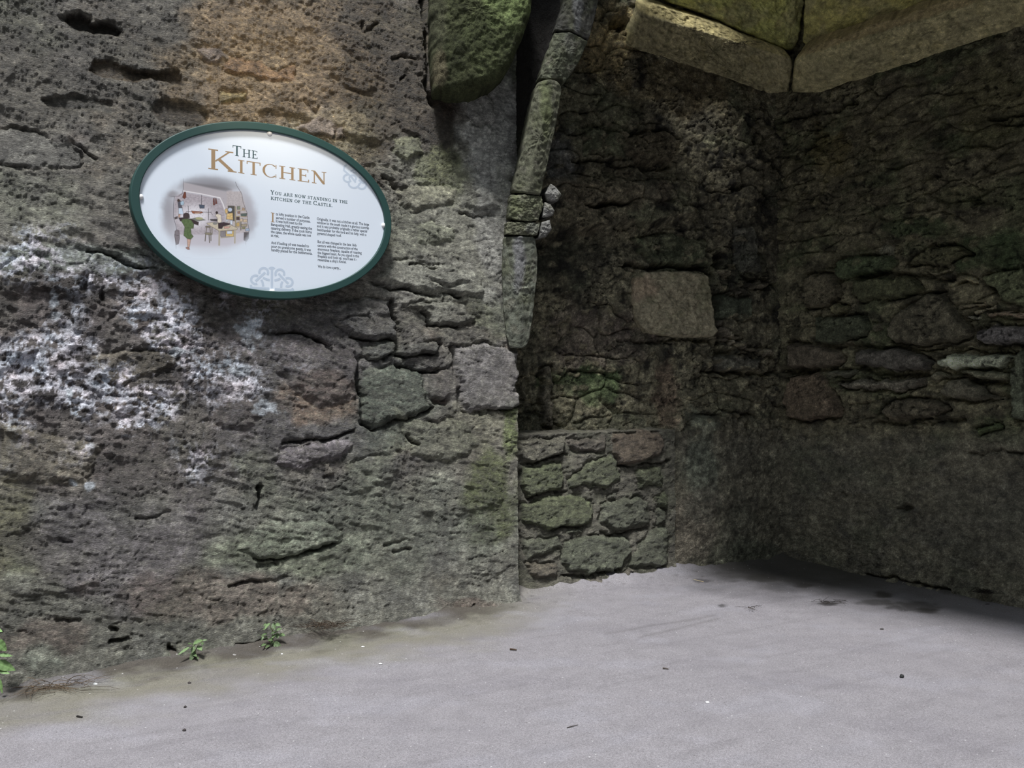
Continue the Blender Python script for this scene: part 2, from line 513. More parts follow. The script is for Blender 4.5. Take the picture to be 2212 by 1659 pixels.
w.stone([(460, 850), (545, 865), (580, 890), (530, 935), (455, 925)], 0.008, 16, 0.006, (88, 80, 76), 0.4, 1.0)
w.stone([(0, 905), (110, 935), (220, 960), (190, 1050), (0, 1040)], 0.012, 22, 0.006, (112, 106, 86), 0.4, 1.0)
w.stone([(850, 880), (910, 910), (1000, 905), (1040, 960), (980, 1000), (890, 985)], 0.01, 12, 0.012, (104, 106, 88), 0.5, 0.8)
# cracks and joints
for pts, wd, dp in (
    ([(801, 612), (844, 623), (877, 623), (901, 629), (946, 635), (994, 641)], 3, 0.05),
    ([(844, 645), (851, 660), (854, 678), (857, 699), (859, 721), (856, 742), (847, 766), (801, 778), (783, 772)], 3.5, 0.05),
    ([(759, 730), (801, 733), (850, 736)], 3, 0.05),
    ([(856, 769), (871, 772), (901, 769), (943, 764), (949, 745)], 3, 0.04),
    ([(976, 751), (982, 781), (982, 817), (994, 853), (994, 880), (1000, 892)], 2.8, 0.05),
    ([(1000, 889), (1042, 891), (1073, 886), (1117, 880)], 3, 0.03),
    ([(856, 790), (886, 793), (916, 805), (970, 799), (979, 787)], 3, 0.05),
    ([(777, 778), (774, 817), (780, 856), (783, 886), (786, 922)], 5, 0.05),
    ([(786, 922), (810, 925), (862, 910), (901, 901), (928, 880)], 3, 0.04),
    ([(615, 956), (651, 951), (681, 948), (717, 950), (771, 933)], 3, 0.045),
    ([(563, 727), (590, 721), (627, 719), (657, 719), (681, 733), (720, 755)], 3.5, 0.05),
    ([(910, 675), (928, 699), (952, 705), (994, 709), (1024, 700)], 3, 0.04),
    ([(884, 944), (890, 955), (904, 962)], 3, 0.04),
    ([(550, 1206), (600, 1210), (626, 1200), (659, 1190), (688, 1188), (723, 1175)], 3, 0.05),
    ([(565, 1219), (594, 1222)], 5, 0.05),
    ([(500, 1266), (529, 1259), (559, 1256), (588, 1259), (623, 1253)], 4, 0.05),
    ([(838, 1176), (853, 1167), (876, 1165)], 3, 0.04),
    ([(858, 1192), (882, 1188)], 3.5, 0.04),
    ([(563, 1055), (565, 1082), (556, 1094)], 4, 0.06),
    ([(970, 1319), (1014, 1317), (1020, 1309)], 3, 0.05),
    ([(237, 1387), (263, 1385), (275, 1379)], 4, 0.05),
    ([(123, 1342), (146, 1346), (171, 1342)], 4, 0.04),
    ([(237, 1358), (248, 1360)], 4, 0.05),
    ([(130, 1168), (161, 1172)], 3, 0.03),
    ([(510, 1391), (535, 1387), (563, 1383)], 4, 0.05),
    ([(362, 1390), (368, 1398), (380, 1402)], 5, 0.05),
    ([(297, 1124), (332, 1118), (367, 1105)], 3, 0.035),
    ([(918, -30), (921, 17), (927, 87), (927, 179), (933, 200), (939, 222)], 7, 0.12),
    ([(785, 50), (788, 70), (808, 66), (815, 52)], 3, 0.05),
    ([(849, 126), (875, 124), (898, 127)], 2.6, 0.04),
    ([(862, 172), (876, 168)], 3, 0.04),
    ([(660, 215), (668, 232), (684, 248), (688, 232)], 3, 0.04),
    ([(1014, 211), (1034, 200), (1051, 200), (1069, 220)], 2.6, 0.03),
    ([(1020, 272), (1042, 276)], 3, 0.035),
    ([(1010, 352), (1030, 358)], 3, 0.03),
    ([(830, 380), (845, 388), (858, 405)], 3, 0.05),
    ([(1000, 460), (1070, 470)], 2.5, 0.02),
    ([(290, 535), (330, 560), (345, 580)], 3, 0.04),
    ([(190, 540), (240, 545), (290, 580), (330, 575)], 3, 0.03),
    ([(880, 580), (900, 572), (940, 578)], 2.5, 0.03),
    ([(205, 345), (160, 310)], 2.5, 0.02),
):
    w.crack(pts, wd, dp)
w.hole([(20, 780), (80, 760), (90, 800), (60, 830), (30, 815)], 0.035, 16)
w.hole([(225, 620), (232, 655), (215, 655)], 0.04)
w.hole([(365, 602), (385, 610), (375, 622)], 0.04)
w.c *= 1.75
# lime crust: pale filigree on the high edges of the pitted zone
w.c *= (1 - 0.55 * lime_z * sstep(-0.1, 0.25, fbm(S * 5, Z * 6, 4, 36)))[..., None]
pk = ridged(S * 17 + 3 * w1, Z * 18 + 2 * w2, 5, 30, 0.68) + 0.35 * fbm(S * 46, Z * 50, 3, 31)
lm = np.clip(1.25 * lime_z, 0, 1) * sstep(0.0, 0.42, fbm(S * 3.0, Z * 3.4, 4, 32) + 0.22)
tint = fbm(S * 9, Z * 9, 3, 37)[..., None]
q = np.clip(0.95 * lm * sstep(0.47, 0.64, pk + 0.16 * lm), 0, 1)[..., None]
w.c = w.c * (1 - q) + (lin((232, 232, 238)) * (1 + 0.35 * tint * np.array([-0.5, 0.1, 0.3]))) * q
sp = sstep(0.36, 0.6, fbm(S * 45, Z * 55, 3, 33)) * sstep(1.1, 0.6, np.hypot((PX - 470) / 280, (PY - 860) / 260))
mixc(w, 0.6 * sp, (196, 194, 196))
tan = 0.8 * sstep(0.28, 0.55, fbm(S * 40, Z * 50, 3, 34)) * sstep(1.1, 0.5, np.hypot((PX - 620) / 240, (PY - 160) / 220))
mixc(w, 0.7 * tan, (186, 160, 112))
gl = sstep(0.3, 0.55, ridged(dirx * 12, diry * 45, 3, 35) - 0.2) * (1 - lime_z) * sstep(500, 700, PY)
mixc(w, 0.35 * gl, (140, 138, 122))  # wet glints along the slate ridges, painted into the colour
for a, b, r1, r2 in ((160, 1045, 10, 7), (192, 1047, 9, 9), (115, 650, 9, 14), (390, 760, 20, 9), (150, 850, 12, 10), (520, 800, 30, 10), (575, 880, 26, 14), (540, 715, 24, 26), (120, 680, 14, 10)):
    w.patch(a, b, r1, r2, (214, 222, 226), 0.8, seed=a, f=22, ns=1.4)
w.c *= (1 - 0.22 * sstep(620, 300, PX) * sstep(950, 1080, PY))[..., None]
w.crackle(952, 9, 0.005, 0.45)
w.c *= np.array([0.95, 0.96, 1.0])
w.mottle(950, (5, 0.65), (17, 0.95), (60, 0.9))
# calm wall behind the sign
e = np.hypot((PX - 563) / 285, (PY - 457) / 190)
w.h = np.where(e < 1.05, np.minimum(w.h, 0.035), w.h)
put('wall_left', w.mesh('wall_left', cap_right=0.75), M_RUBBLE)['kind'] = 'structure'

# ------------------------------------------------------------------ back wall (behind the niche, up to the corner)
ex = BACK.hit(np.array([1060.0, 1712.0]), np.array([829.0, 829.0]))[0]
bw = Wall(BACK, np.concatenate([[ex[0] - 0.25], np.arange(ex[0], ex[1], 0.0075), [ex[1] + 0.1]]), zrows(4.1, 0.0075, 6.2))
w = bw
S, Z, PX, PY = w.S, w.Z, w.px, w.py
w1 = 0.12 * fbm(S * 2.5, Z * 2.5, 3, 101)
f1, f2, cid = voronoi((S + w1) / 0.26, (Z + 0.8 * w1) / 0.15, 105)
edge = f2 - f1
show = sstep(-0.2, 0.2, fbm(S * 1.3, Z * 1.3, 3, 103)) * sstep(1000, 860, PY)
w.h = 0.05 * fbm(S * 1.6, Z * 1.6, 3, 110) + (cell(cid, 1) - 0.5) * 0.05 * show - 0.03 * np.exp(-(edge / 0.09) ** 2) * show
w.h += 0.028 * fbm(S * 7, Z * 8, 5, 111, 0.66) + 0.018 * np.abs(fbm(S * 13, Z * 13, 4, 112, 0.65)) + 0.007 * fbm(S * 28, Z * 30, 3, 113)
w.h -= 0.06 * sstep(1600, 1712, PX)
w.c[:] = lin((116, 108, 88))
mixc(w, sstep(-0.05, 0.3, fbm(S * 3, Z * 3, 4, 120)) * 0.7, (58, 54, 45))
mixc(w, sstep(0.05, 0.4, fbm(S * 2.3 + 5, Z * 2.6, 4, 121)) * 0.5, (74, 80, 58))
mixc(w, sstep(0.1, 0.35, fbm(S * 16, Z * 16, 3, 122)) * 0.4, (118, 110, 92))
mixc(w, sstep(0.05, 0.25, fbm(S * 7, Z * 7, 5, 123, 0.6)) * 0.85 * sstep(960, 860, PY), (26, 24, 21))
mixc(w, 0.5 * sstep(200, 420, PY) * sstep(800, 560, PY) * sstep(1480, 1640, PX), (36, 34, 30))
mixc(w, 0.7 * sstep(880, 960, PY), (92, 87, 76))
w.patch(1310, 100, 60, 80, (150, 132, 96), 0.85, seed=41, f=5)
w.patch(1500, 190, 120, 60, (100, 88, 64), 0.6, seed=42, f=5)
w.patch(1260, 250, 60, 80, (112, 110, 88), 0.5, seed=43, f=9)
w.patch(1210, 350, 36, 60, (96, 94, 92), 0.6, seed=44, f=9)
w.patch(1300, 420, 110, 40, (110, 98, 80), 0.7, seed=45, f=7)
w.patch(1240, 480, 90, 24, (104, 94, 76), 0.8, seed=46, f=7)
w.patch(1230, 560, 90, 60, (38, 36, 31), 0.7, seed=47, f=7)
w.patch(1290, 730, 120, 60, (104, 92, 82), 0.7, seed=48, f=6)
w.patch(1270, 830, 80, 40, (80, 92, 60), 0.75, seed=49, f=8)
w.patch(1200, 880, 50, 50, (104, 98, 80), 0.6, seed=50, f=8)
w.patch(1440, 850, 26, 70, (118, 98, 82), 0.6, seed=51, f=8)
w.patch(1560, 850, 80, 40, (106, 100, 80), 0.6, seed=52, f=8)
w.patch(1500, 1000, 40, 110, (108, 112, 98), 0.5, seed=53, f=5)
w.patch(1480, 1130, 70, 80, (98, 88, 78), 0.5, seed=54, f=5)
w.patch(1580, 1200, 90, 40, (72, 74, 62), 0.6, seed=55, f=5)
# the overhanging course and the recess under it
led = 505 - (PX - 1191) * 0.125
w.h += (0.07 * sstep(led + 8, led - 4, PY) - 0.0) * sstep(1540, 1470, PX) * sstep(370, 410, PY)
w.h -= 0.05 * sstep(led, led + 25, PY) * sstep(570, 530, PY) * sstep(1500, 1440, PX)
# lower face stands forward beside the low wall
fw = sstep(1430, 1462, PX + 8 * fbm(S * 5, Z * 5, 2, 130)) * sstep(870, 935, PY + 25 * fbm(S * 4, Z * 4, 3, 131))
w.h += fw * 0.16 * sstep(1730, 1450, PX)
w.h = w.h * (1 - 0.4 * sstep(900, 960, PY))
w.stone([(1351, 300), (1380, 285), (1440, 283), (1467, 300), (1465, 335), (1448, 352), (1380, 355), (1355, 335)], 0.035, 9, 0.03, (94, 84, 66), 0.7, 0.5)
w.stone([(1265, 270), (1345, 285), (1350, 338), (1262, 335)], 0.02, 9, 0.02, (84, 88, 66), 0.6, 0.6)
w.stone([(1545, 639), (1623, 640), (1623, 688), (1553, 691)], 0.035, 8, 0.03, (70, 74, 60), 0.8, 0.4)
w.stone([(1550, 768), (1600, 766), (1644, 775), (1641, 803), (1553, 800)], 0.035, 7, 0.03, (92, 88, 78), 0.8, 0.5)
w.stone([(1590, 480), (1640, 490), (1650, 590), (1590, 590)], 0.015, 10, 0.02, (84, 82, 74), 0.6, 0.5)
w.stone([(1370, 515), (1430, 500), (1520, 520), (1530, 575), (1400, 570)], 0.02, 12, 0.03, (80, 84, 62), 0.6, 0.7)
w.stone([(1165, 795), (1190, 790), (1196, 925), (1165, 925)], 0.05, 6, 0.04, (92, 84, 74), 0.7, 0.4)
for k, (a, b) in enumerate(((1562, 738), (1580, 742), (1600, 746), (1622, 752), (1645, 756), (1660, 762), (1566, 716), (1572, 724), (1556, 700), (1590, 730), (1625, 616), (1650, 612), (1600, 628))):
    r1, r2 = 9 + k % 4 * 3, 6 + k % 3 * 2
    w.stone([(a - r1, b), (a - r1 * .5, b - r2), (a + r1 * .6, b - r2 * .8), (a + r1, b), (a + r1 * .4, b + r2), (a - r1 * .6, b + r2 * .9)], 0.04, 4, 0.03, (118, 108, 92) if k % 2 else (96, 88, 76), 0.85, 0.3)
w.stone([(1550, 583), (1576, 582), (1568, 598), (1552, 598)], 0.07, 4, 0.02, (140, 128, 106), 0.9, 0.2)
w.hole([(1255, 444), (1302, 437), (1353, 440), (1340, 447), (1290, 452)], 0.16, 6)
w.hole([(1540, 552), (1560, 540), (1572, 560), (1560, 585), (1542, 580)], 0.13)
w.hole([(1545, 752), (1586, 758), (1580, 768), (1550, 766)], 0.12)
w.hole([(1318, 40), (1345, 30), (1362, 48), (1345, 66), (1325, 58)], 0.12, 8)
w.hole([(1600, 920), (1618, 915), (1612, 935)], 0.06)
for pts, wd, dp in (
    ([(1240, 345), (1313, 352), (1351, 359), (1427, 363), (1448, 352)], 4, 0.06),
    ([(1350, 570), (1393, 578), (1440, 576), (1500, 585), (1540, 588)], 4.5, 0.09),
    ([(1340, 735), (1400, 738), (1470, 732), (1540, 738)], 4, 0.05),
    ([(1520, 800), (1600, 806), (1650, 812), (1690, 800)], 5, 0.07),
    ([(1535, 600), (1543, 640), (1549, 690), (1556, 740)], 5, 0.08),
    ([(1600, 600), (1650, 606), (1695, 612)], 4, 0.07),
    ([(1460, 930), (1490, 905), (1560, 890), (1640, 900)], 4, 0.03),
    ([(1650, 250), (1645, 280), (1630, 305)], 4, 0.05),
    ([(1600, 370), (1610, 400), (1580, 410)], 4, 0.06),
    ([(1720, 200), (1690, 260)], 6, 0.05),
):
    w.crack(pts, wd, dp)
w.c *= 1.9
w.lumps(961, 17, (150, 138, 112), 0.16, sstep(980, 860, PY))
w.crackle(962, 11, 0.014, 0.75, sstep(980, 880, PY) * 0.6 + 0.4)
w.c *= np.array([0.93, 1.0, 1.02])
w.mottle(960, (7, 1.0), (20, 1.2), (55, 0.9))
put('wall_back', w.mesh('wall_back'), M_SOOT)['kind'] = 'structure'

# ------------------------------------------------------------------ right wall
ex = RIGHT.hit(np.array([1688.0, 2260.0]), np.array([829.0, 829.0]))[0]
w = Wall(RIGHT, np.concatenate([[ex[0] - 0.1], np.arange(ex[0], ex[1], 0.0072), np.arange(ex[1] + 0.015, ex[1] + 0.9, 0.016), np.arange(ex[1] + 1.0, 7.2, 0.12)]), zrows(3.75, 0.0072, 6.2))
S, Z, PX, PY = w.S, w.Z, w.px, w.py
w1 = 0.12 * fbm(S * 2.5, Z * 2.5, 3, 201)
f1, f2, cid = voronoi((S + w1) / 0.34, (Z + 0.6 * w1) / 0.13, 205)
edge = f2 - f1
show = sstep(-0.2, 0.2, fbm(S * 1.3, Z * 1.3, 3, 203)) * sstep(1000, 900, PY)
w.h = 0.04 * fbm(S * 1.6, Z * 1.6, 3, 210) + (cell(cid, 1) - 0.5) * 0.03 * show - 0.025 * np.exp(-(edge / 0.09) ** 2) * show
w.h += 0.012 * ridged(S * 4, Z * 16, 4, 215, 0.6) + 0.014 * fbm(S * 7, Z * 10, 5, 211, 0.62) + 0.014 * np.abs(fbm(S * 13, Z * 15, 4, 212, 0.65)) + 0.006 * fbm(S * 28, Z * 30, 3, 213)
w.h += 0.08 * np.exp(-np.maximum(Z, 0) / 0.12) * sstep(0.2, 1.0, S)
w.c[:] = lin((116, 108, 86))
mixc(w, sstep(-0.05, 0.3, fbm(S * 3, Z * 4, 4, 220)) * 0.65, (62, 57, 46))
mixc(w, sstep(0.0, 0.35, fbm(S * 2.3 + 5, Z * 3.4, 4, 221)) * 0.55, (72, 82, 54))
mixc(w, sstep(0.1, 0.35, fbm(S * 15, Z * 18, 3, 222)) * 0.4, (122, 112, 90))
mixc(w, sstep(0.1, 0.35, fbm(S * 6, Z * 10, 4, 223)) * 0.65, (34, 32, 26))
mixc(w, 0.65 * sstep(900, 970, PY), (92, 87, 78))
w.patch(1790, 330, 40, 60, (112, 100, 66), 0.6, seed=61, f=7)
w.patch(1880, 420, 60, 24, (106, 96, 78), 0.6, seed=62, f=7)
w.patch(2080, 430, 90, 26, (100, 98, 72), 0.6, seed=63, f=7)
w.patch(1990, 490, 70, 22, (60, 74, 46), 0.7, seed=64, f=8)
w.patch(2130, 540, 90, 40, (62, 76, 48), 0.7, seed=65, f=7)
w.patch(1910, 550, 22, 20, (150, 144, 124), 0.8, seed=66, f=14)
w.patch(2190, 600, 40, 30, (96, 104, 78), 0.6, seed=67, f=8)
w.patch(2150, 220, 80, 90, (104, 98, 70), 0.6, seed=68, f=6)
w.patch(2130, 1130, 120, 90, (88, 84, 74), 0.5, seed=69, f=5)


def zr(pts):
    return [(1650 + a / 3.456, 480 + b / 3.456) for a, b in pts]


for pts, rise, col in (
    ([(1250, 530), (1350, 540), (1400, 600), (1560, 800), (1540, 860), (1400, 910), (1000, 900), (930, 840), (1000, 680), (1150, 600)], 0.05, (84, 78, 64)),
    ([(660, 1070), (700, 960), (900, 930), (1150, 970), (1260, 1050), (1230, 1110), (900, 1100), (800, 1080)], 0.045, (88, 82, 76)),
    ([(190, 900), (330, 890), (550, 960), (610, 1010), (560, 1070), (250, 1100), (170, 1080)], 0.045, (92, 82, 70)),
    ([(165, 1180), (380, 1110), (470, 1150), (530, 1290), (600, 1400), (560, 1450), (300, 1480), (170, 1460)], 0.05, (98, 84, 70)),
    ([(1290, 1020), (1400, 980), (1880, 980), (1800, 1080), (1400, 1090), (1300, 1070)], 0.045, (168, 168, 146)),
    ([(1300, 1270), (1400, 1170), (1550, 1180), (1680, 1270), (1830, 1310), (1450, 1330)], 0.05, (98, 92, 78)),
    ([(1570, 830), (1700, 775), (1990, 770), (1990, 920), (1700, 920), (1590, 880)], 0.045, (104, 98, 96)),
    ([(520, 310), (600, 250), (950, 240), (1000, 300), (960, 370), (560, 430)], 0.035, (74, 82, 58)),
    ([(300, 400), (520, 370), (560, 450), (560, 560), (470, 650), (300, 640)], 0.035, (92, 84, 68)),
    ([(660, 430), (1060, 400), (1140, 420), (1200, 500), (1060, 560), (720, 600), (650, 530)], 0.035, (80, 80, 58)),
    ([(1050, 310), (1250, 180), (1450, 170), (1560, 240), (1350, 335), (1150, 320)], 0.04, (88, 84, 62)),
    ([(480, 640), (560, 600), (640, 620), (630, 660), (545, 690)], 0.05, (110, 104, 78)),
    ([(1220, 1160), (1300, 1120), (1390, 1130), (1380, 1170), (1270, 1190)], 0.045, (116, 110, 92)),
    ([(480, 1110), (660, 1095), (690, 1130), (640, 1155), (490, 1155)], 0.04, (98, 94, 80)),
    ([(380, 710), (760, 690), (800, 790), (740, 870), (500, 920), (390, 880)], 0.035, (74, 76, 60)),
    ([(520, 1190), (1180, 1165), (1200, 1200), (1100, 1255), (640, 1250)], 0.03, (112, 104, 92)),
    ([(1210, 955), (1560, 930), (1560, 950), (1240, 972)], 0.05, (180, 170, 142)),
    ([(1600, 945), (1900, 955), (1900, 968), (1620, 965)], 0.05, (184, 176, 150)),
    ([(1860, 1100), (1900, 980), (1990, 940), (1990, 1480), (1860, 1480)], 0.07, (88, 90, 74)),
    ([(860, 1420), (1000, 1310), (1350, 1330), (1400, 1400), (1200, 1480), (900, 1480)], 0.03, (88, 80, 66)),
    ([(1450, 620), (1640, 590), (1640, 612), (1470, 645)], 0.05, (196, 180, 150)),
    ([(1540, 665), (1740, 615), (1735, 640), (1550, 690)], 0.05, (200, 186, 156)),
    ([(1640, 690), (1990, 660), (1990, 700), (1660, 715)], 0.05, (184, 162, 138)),
    ([(1510, 700), (1550, 690), (1610, 720), (1550, 740)], 0.05, (204, 196, 176)),
    ([(1640, 400), (1860, 350), (1990, 330), (1990, 610), (1800, 600), (1700, 500)], 0.045, (98, 100, 74)),
    ([(1360, 440), (1480, 400), (1590, 400), (1600, 440), (1380, 470)], 0.045, (156, 146, 118)),
    ([(1210, 360), (1390, 345), (1390, 370), (1230, 390)], 0.045, (150, 140, 114)),
    ([(1560, 1540), (1760, 1500), (1790, 1540), (1600, 1580)], 0.03, (96, 104, 72)),
    ([(1410, 1110), (1520, 1095), (1830, 1110), (1840, 1180), (1700, 1200), (1560, 1160)], 0.04, (108, 104, 86)),
    ([(820, 760), (900, 745), (920, 800), (830, 810)], 0.035, (94, 88, 72)),
):
    w.stone(zr(pts), rise * 1.15, 7, 0.045, tuple(v * 1.06 for v in col), 0.92, 0.45)
for pts, wd, dp in (
    ([(700, 410), (1000, 380), (1230, 400), (1500, 460)], 4, 0.06),
    ([(1060, 545), (1370, 525)], 4, 0.06),
    ([(530, 940), (900, 925), (1200, 945), (1560, 955), (1900, 972)], 4, 0.06),
    ([(100, 1120), (300, 1110), (520, 1090)], 6, 0.08),
    ([(700, 1090), (850, 1130), (1200, 1140)], 6, 0.07),
    ([(1560, 1180), (1700, 1215), (1850, 1210)], 4, 0.06),
    ([(800, 1490), (1000, 1500), (1200, 1510), (1500, 1500)], 4, 0.05),
):
    w.crack(zr(pts), wd, dp)
w.hole(zr([(420, 335), (500, 290), (525, 350), (450, 350)]), 0.12)
for a in ((1940, 360, 22, 5), (2010, 452, 18, 6), (2106, 430, 12, 14), (1780, 268, 14, 5), (1800, 575, 16, 8), (1830, 1070, 12, 5), (1950, 1100, 26, 9)):
    w.hole([(a[0] - a[2], a[1]), (a[0], a[1] - a[3]), (a[0] + a[2], a[1]), (a[0], a[1] + a[3])], 0.07)
for pts, wd in (([(1880, 1240), (1910, 1244), (1960, 1252), (2060, 1275)], 4), ([(1900, 900), (2000, 905), (2080, 910)], 4), ([(2090, 978), (2212, 976)], 3), ([(1690, 260), (1740, 250), (1800, 235), (1850, 222)], 4), ([(1740, 330), (1760, 300), (1790, 290)], 3.5), ([(2140, 255), (2212, 245)], 4)):
    w.crack(pts, wd, 0.05)
w.c *= 1.9
w.lumps(971, 15, (150, 140, 108), 0.14, sstep(640, 540, PY))
w.crackle(972, 10, 0.014, 0.75, sstep(980, 880, PY) * 0.6 + 0.4)
w.c *= np.array([0.93, 1.0, 1.0])
w.mottle(970, (6, 0.6), (19, 0.8), (55, 0.7))
put('wall_right', w.mesh('wall_right'), M_SOOT)['kind'] = 'structure'

# ------------------------------------------------------------------ low wall that blocks the foot of the niche
a0, a1 = (float(NICHE.hit(x, 1000.0)[0]) for x in (1112.0, 1462.0))
w = Wall(NICHE, np.arange(a0, a1, 0.006), np.arange(-0.05, 0.99, 0.006))
S, Z, PX, PY = w.S, w.Z, w.px, w.py
w.h = 0.02 * fbm(S * 3, Z * 3, 3, 401) + 0.020 * fbm(S * 7, Z * 13, 5, 402, 0.6) + 0.006 * fbm(S * 24, Z * 40, 4, 403, 0.62)
w.gv = w.gv * 0.6
w.c[:] = lin((120, 118, 106))
mixc(w, sstep(-0.1, 0.3, fbm(S * 5, Z * 5, 4, 410)) * 0.6, (98, 100, 84))
w.h -= 0.02
w.h += 0.06 * np.exp(-np.maximum(Z + 0.02 * fbm(S * 8, Z, 3, 411), 0) / 0.045) * (0.7 + fbm(S * 4, Z * 4, 3, 412))
G1, G2, G3, BR = (98, 106, 78), (90, 98, 74), (96, 100, 86), (110, 98, 84)
for pts, rise, col in (
    ([(230, 215), (560, 200), (570, 230), (540, 330), (270, 380), (235, 320)], 0.035, (106, 104, 92)),
    ([(580, 220), (800, 190), (860, 200), (830, 290), (640, 320), (590, 290)], 0.03, (104, 98, 90)),
    ([(870, 180), (1180, 165), (1220, 220), (1210, 330), (930, 400), (880, 320)], 0.04, BR),
    ([(255, 400), (540, 380), (550, 470), (530, 570), (290, 610), (260, 520)], 0.04, G1),
    ([(570, 470), (640, 440), (720, 360), (860, 330), (920, 400), (940, 480), (830, 560), (700, 540), (580, 560)], 0.03, G2),
    ([(1040, 430), (1230, 390), (1220, 540), (1060, 550)], 0.03, G2),
    ([(250, 650), (560, 590), (740, 640), (740, 760), (720, 810), (420, 840), (260, 790)], 0.04, G1),
    ([(790, 650), (1050, 600), (1130, 660), (1140, 790), (900, 850), (800, 800)], 0.035, G3),
    ([(1160, 600), (1250, 580), (1255, 680), (1170, 690)], 0.03, G2),
    ([(1170, 700), (1250, 690), (1255, 780), (1180, 800)], 0.03, G3),
    ([(250, 900), (500, 880), (530, 960), (410, 1000), (290, 1040)], 0.025, G3),
    ([(540, 930), (760, 870), (990, 890), (1010, 980), (930, 1090), (700, 1150), (550, 1110), (520, 1030)], 0.045, (98, 104, 88)),
    ([(1010, 1000), (1150, 830), (1240, 810), (1270, 960), (1250, 1080), (1000, 1100)], 0.035, G3),
    ([(280, 1060), (480, 1060), (520, 1160), (320, 1180)], 0.03, (104, 98, 86)),
    ([(840, 590), (920, 580), (920, 620), (840, 625)], 0.035, (100, 102, 92)),
    ([(550, 850), (670, 838), (660, 870), (560, 880)], 0.03, G3),
    ([(650, 1190), (780, 1160), (820, 1190), (720, 1220)], 0.05, (112, 108, 100)),
    ([(840, 1170), (1000, 1110), (1060, 1120), (900, 1200)], 0.05, (112, 106, 98)),
):
    w.stone([(1050 + a / 3.16, 880 + b / 3.16) for a, b in pts], rise * 0.65, 9, 0.02, tuple(int(v * 1.1) for v in col), 0.7, 0.9, 3)
for pts in ([(250, 385), (450, 350), (560, 330)], [(240, 430), (250, 520), (285, 615), (400, 600), (560, 570)], [(460, 825), (700, 825)], [(810, 855), (950, 870), (1140, 810)], [(900, 400), (1050, 395), (1250, 370)], [(235, 650), (235, 780)], [(540, 1155), (700, 1165), (930, 1100)], [(225, 850), (225, 1150)]):
    w.crack([(1050 + a / 3.16, 880 + b / 3.16) for a, b in pts], 3, 0.045)
w.crackle(982, 12, 0.004, 0.45)
w.mottle(980, (8, 0.5), (24, 0.7), (70, 0.6))
put_low = put('low_rubble_wall', w.mesh('low_rubble_wall', cap_top=0.62), M_RUBBLE)
tag(put_low, 'knee-high wall of greenish rubble stones blocking the foot of the dark niche', 'stone wall')

# ------------------------------------------------------------------ floor
gx = np.concatenate([np.arange(-6, -2.7, 0.15), np.arange(-2.7, 3.3, 0.02), np.arange(3.3, 6.6, 0.15)])
gy = np.concatenate([np.arange(-4.5, 2.5, 0.15), np.arange(2.5, 6.35, 0.02), np.arange(6.35, 7.2, 0.15)])
X, Y = np.meshgrid(gx, gy)
P = np.stack([X, Y, 0 * X], -1)
dl = (P - LEFT.o) @ LEFT.n
dn = (P - NICHE.o) @ NICHE.n
dr = (P - RIGHT.o) @ RIGHT.n
sl = (P - LEFT.o) @ LEFT.u
near = np.minimum(np.where(sl < s_end + 0.05, dl, 9), np.where(sl >= s_end, dn, 9))
nz = fbm(X * 4, Y * 4, 4, 501)
hz = 0.002 * fbm(X * 1.2, Y * 1.2, 3, 500) + 0.05 * np.exp(-np.maximum(near + 0.06 * nz, 0) / 0.08) * (1 + 1.5 * nz) + 0.03 * np.exp(-np.maximum(dr + 0.08 * nz, 0) / 0.10)
hz += 0.004 * fbm(X * 18, Y * 18, 3, 502) * sstep(0.4, 0.05, near)
P[..., 2] = hz - 0.001
C = np.zeros(X.shape + (3,)); C[:] = lin((158, 154, 156))


def fmix(m, col):
    global C
    m = np.clip(m, 0, 1)[..., None]
    C = C * (1 - m) + lin(col) * m


fpx, fpy = CX + F * X / np.maximum(Y, 0.4), HZ + F * EYE / np.maximum(Y, 0.4)
lh = sstep(700, 450, fpx)
fmix(0.7 * sstep(0.72, 0.28, near + 0.25 * fbm(X * 3, Y * 6, 4, 510)) * sstep(1300, 1000, fpx), (132, 128, 104))
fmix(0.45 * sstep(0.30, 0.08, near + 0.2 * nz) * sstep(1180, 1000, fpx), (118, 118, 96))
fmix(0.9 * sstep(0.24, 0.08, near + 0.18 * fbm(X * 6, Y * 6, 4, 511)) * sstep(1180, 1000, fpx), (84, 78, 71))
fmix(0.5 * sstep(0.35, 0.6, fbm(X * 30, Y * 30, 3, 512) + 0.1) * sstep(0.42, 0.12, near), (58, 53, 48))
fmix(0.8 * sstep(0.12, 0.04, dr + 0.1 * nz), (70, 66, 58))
fmix(0.35 * sstep(0.0, 0.4, fbm(X * 1.6 + 3, Y * 2.6, 4, 513)), (140, 136, 140))
fmix(0.3 * sstep(0.05, 0.4, fbm(X * 2.2 + 8, Y * 4.0, 4, 514)), (172, 170, 176))
st = fbm((X * 0.9 + Y * 0.45) * 1.2, (Y * 0.9 - X * 0.45) * 16, 4, 515)
fmix(0.25 * sstep(0.1, 0.45, st), (128, 124, 126))
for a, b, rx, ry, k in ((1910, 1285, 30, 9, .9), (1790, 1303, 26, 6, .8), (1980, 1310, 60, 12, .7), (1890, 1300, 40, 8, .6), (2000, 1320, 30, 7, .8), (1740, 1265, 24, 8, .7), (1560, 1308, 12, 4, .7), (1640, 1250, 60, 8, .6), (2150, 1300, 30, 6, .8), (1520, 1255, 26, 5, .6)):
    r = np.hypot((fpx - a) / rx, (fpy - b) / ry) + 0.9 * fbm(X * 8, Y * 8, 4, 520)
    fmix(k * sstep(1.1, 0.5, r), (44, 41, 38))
hd = np.hypot(X - 2.05, Y - 6.0) + 0.45 * fbm(X * 3, Y * 3, 4, 530)  # recess floor: shade put into the colour by the next two tints
fmix(0.88 * sstep(1.25, 0.35, hd), (54, 51, 46))
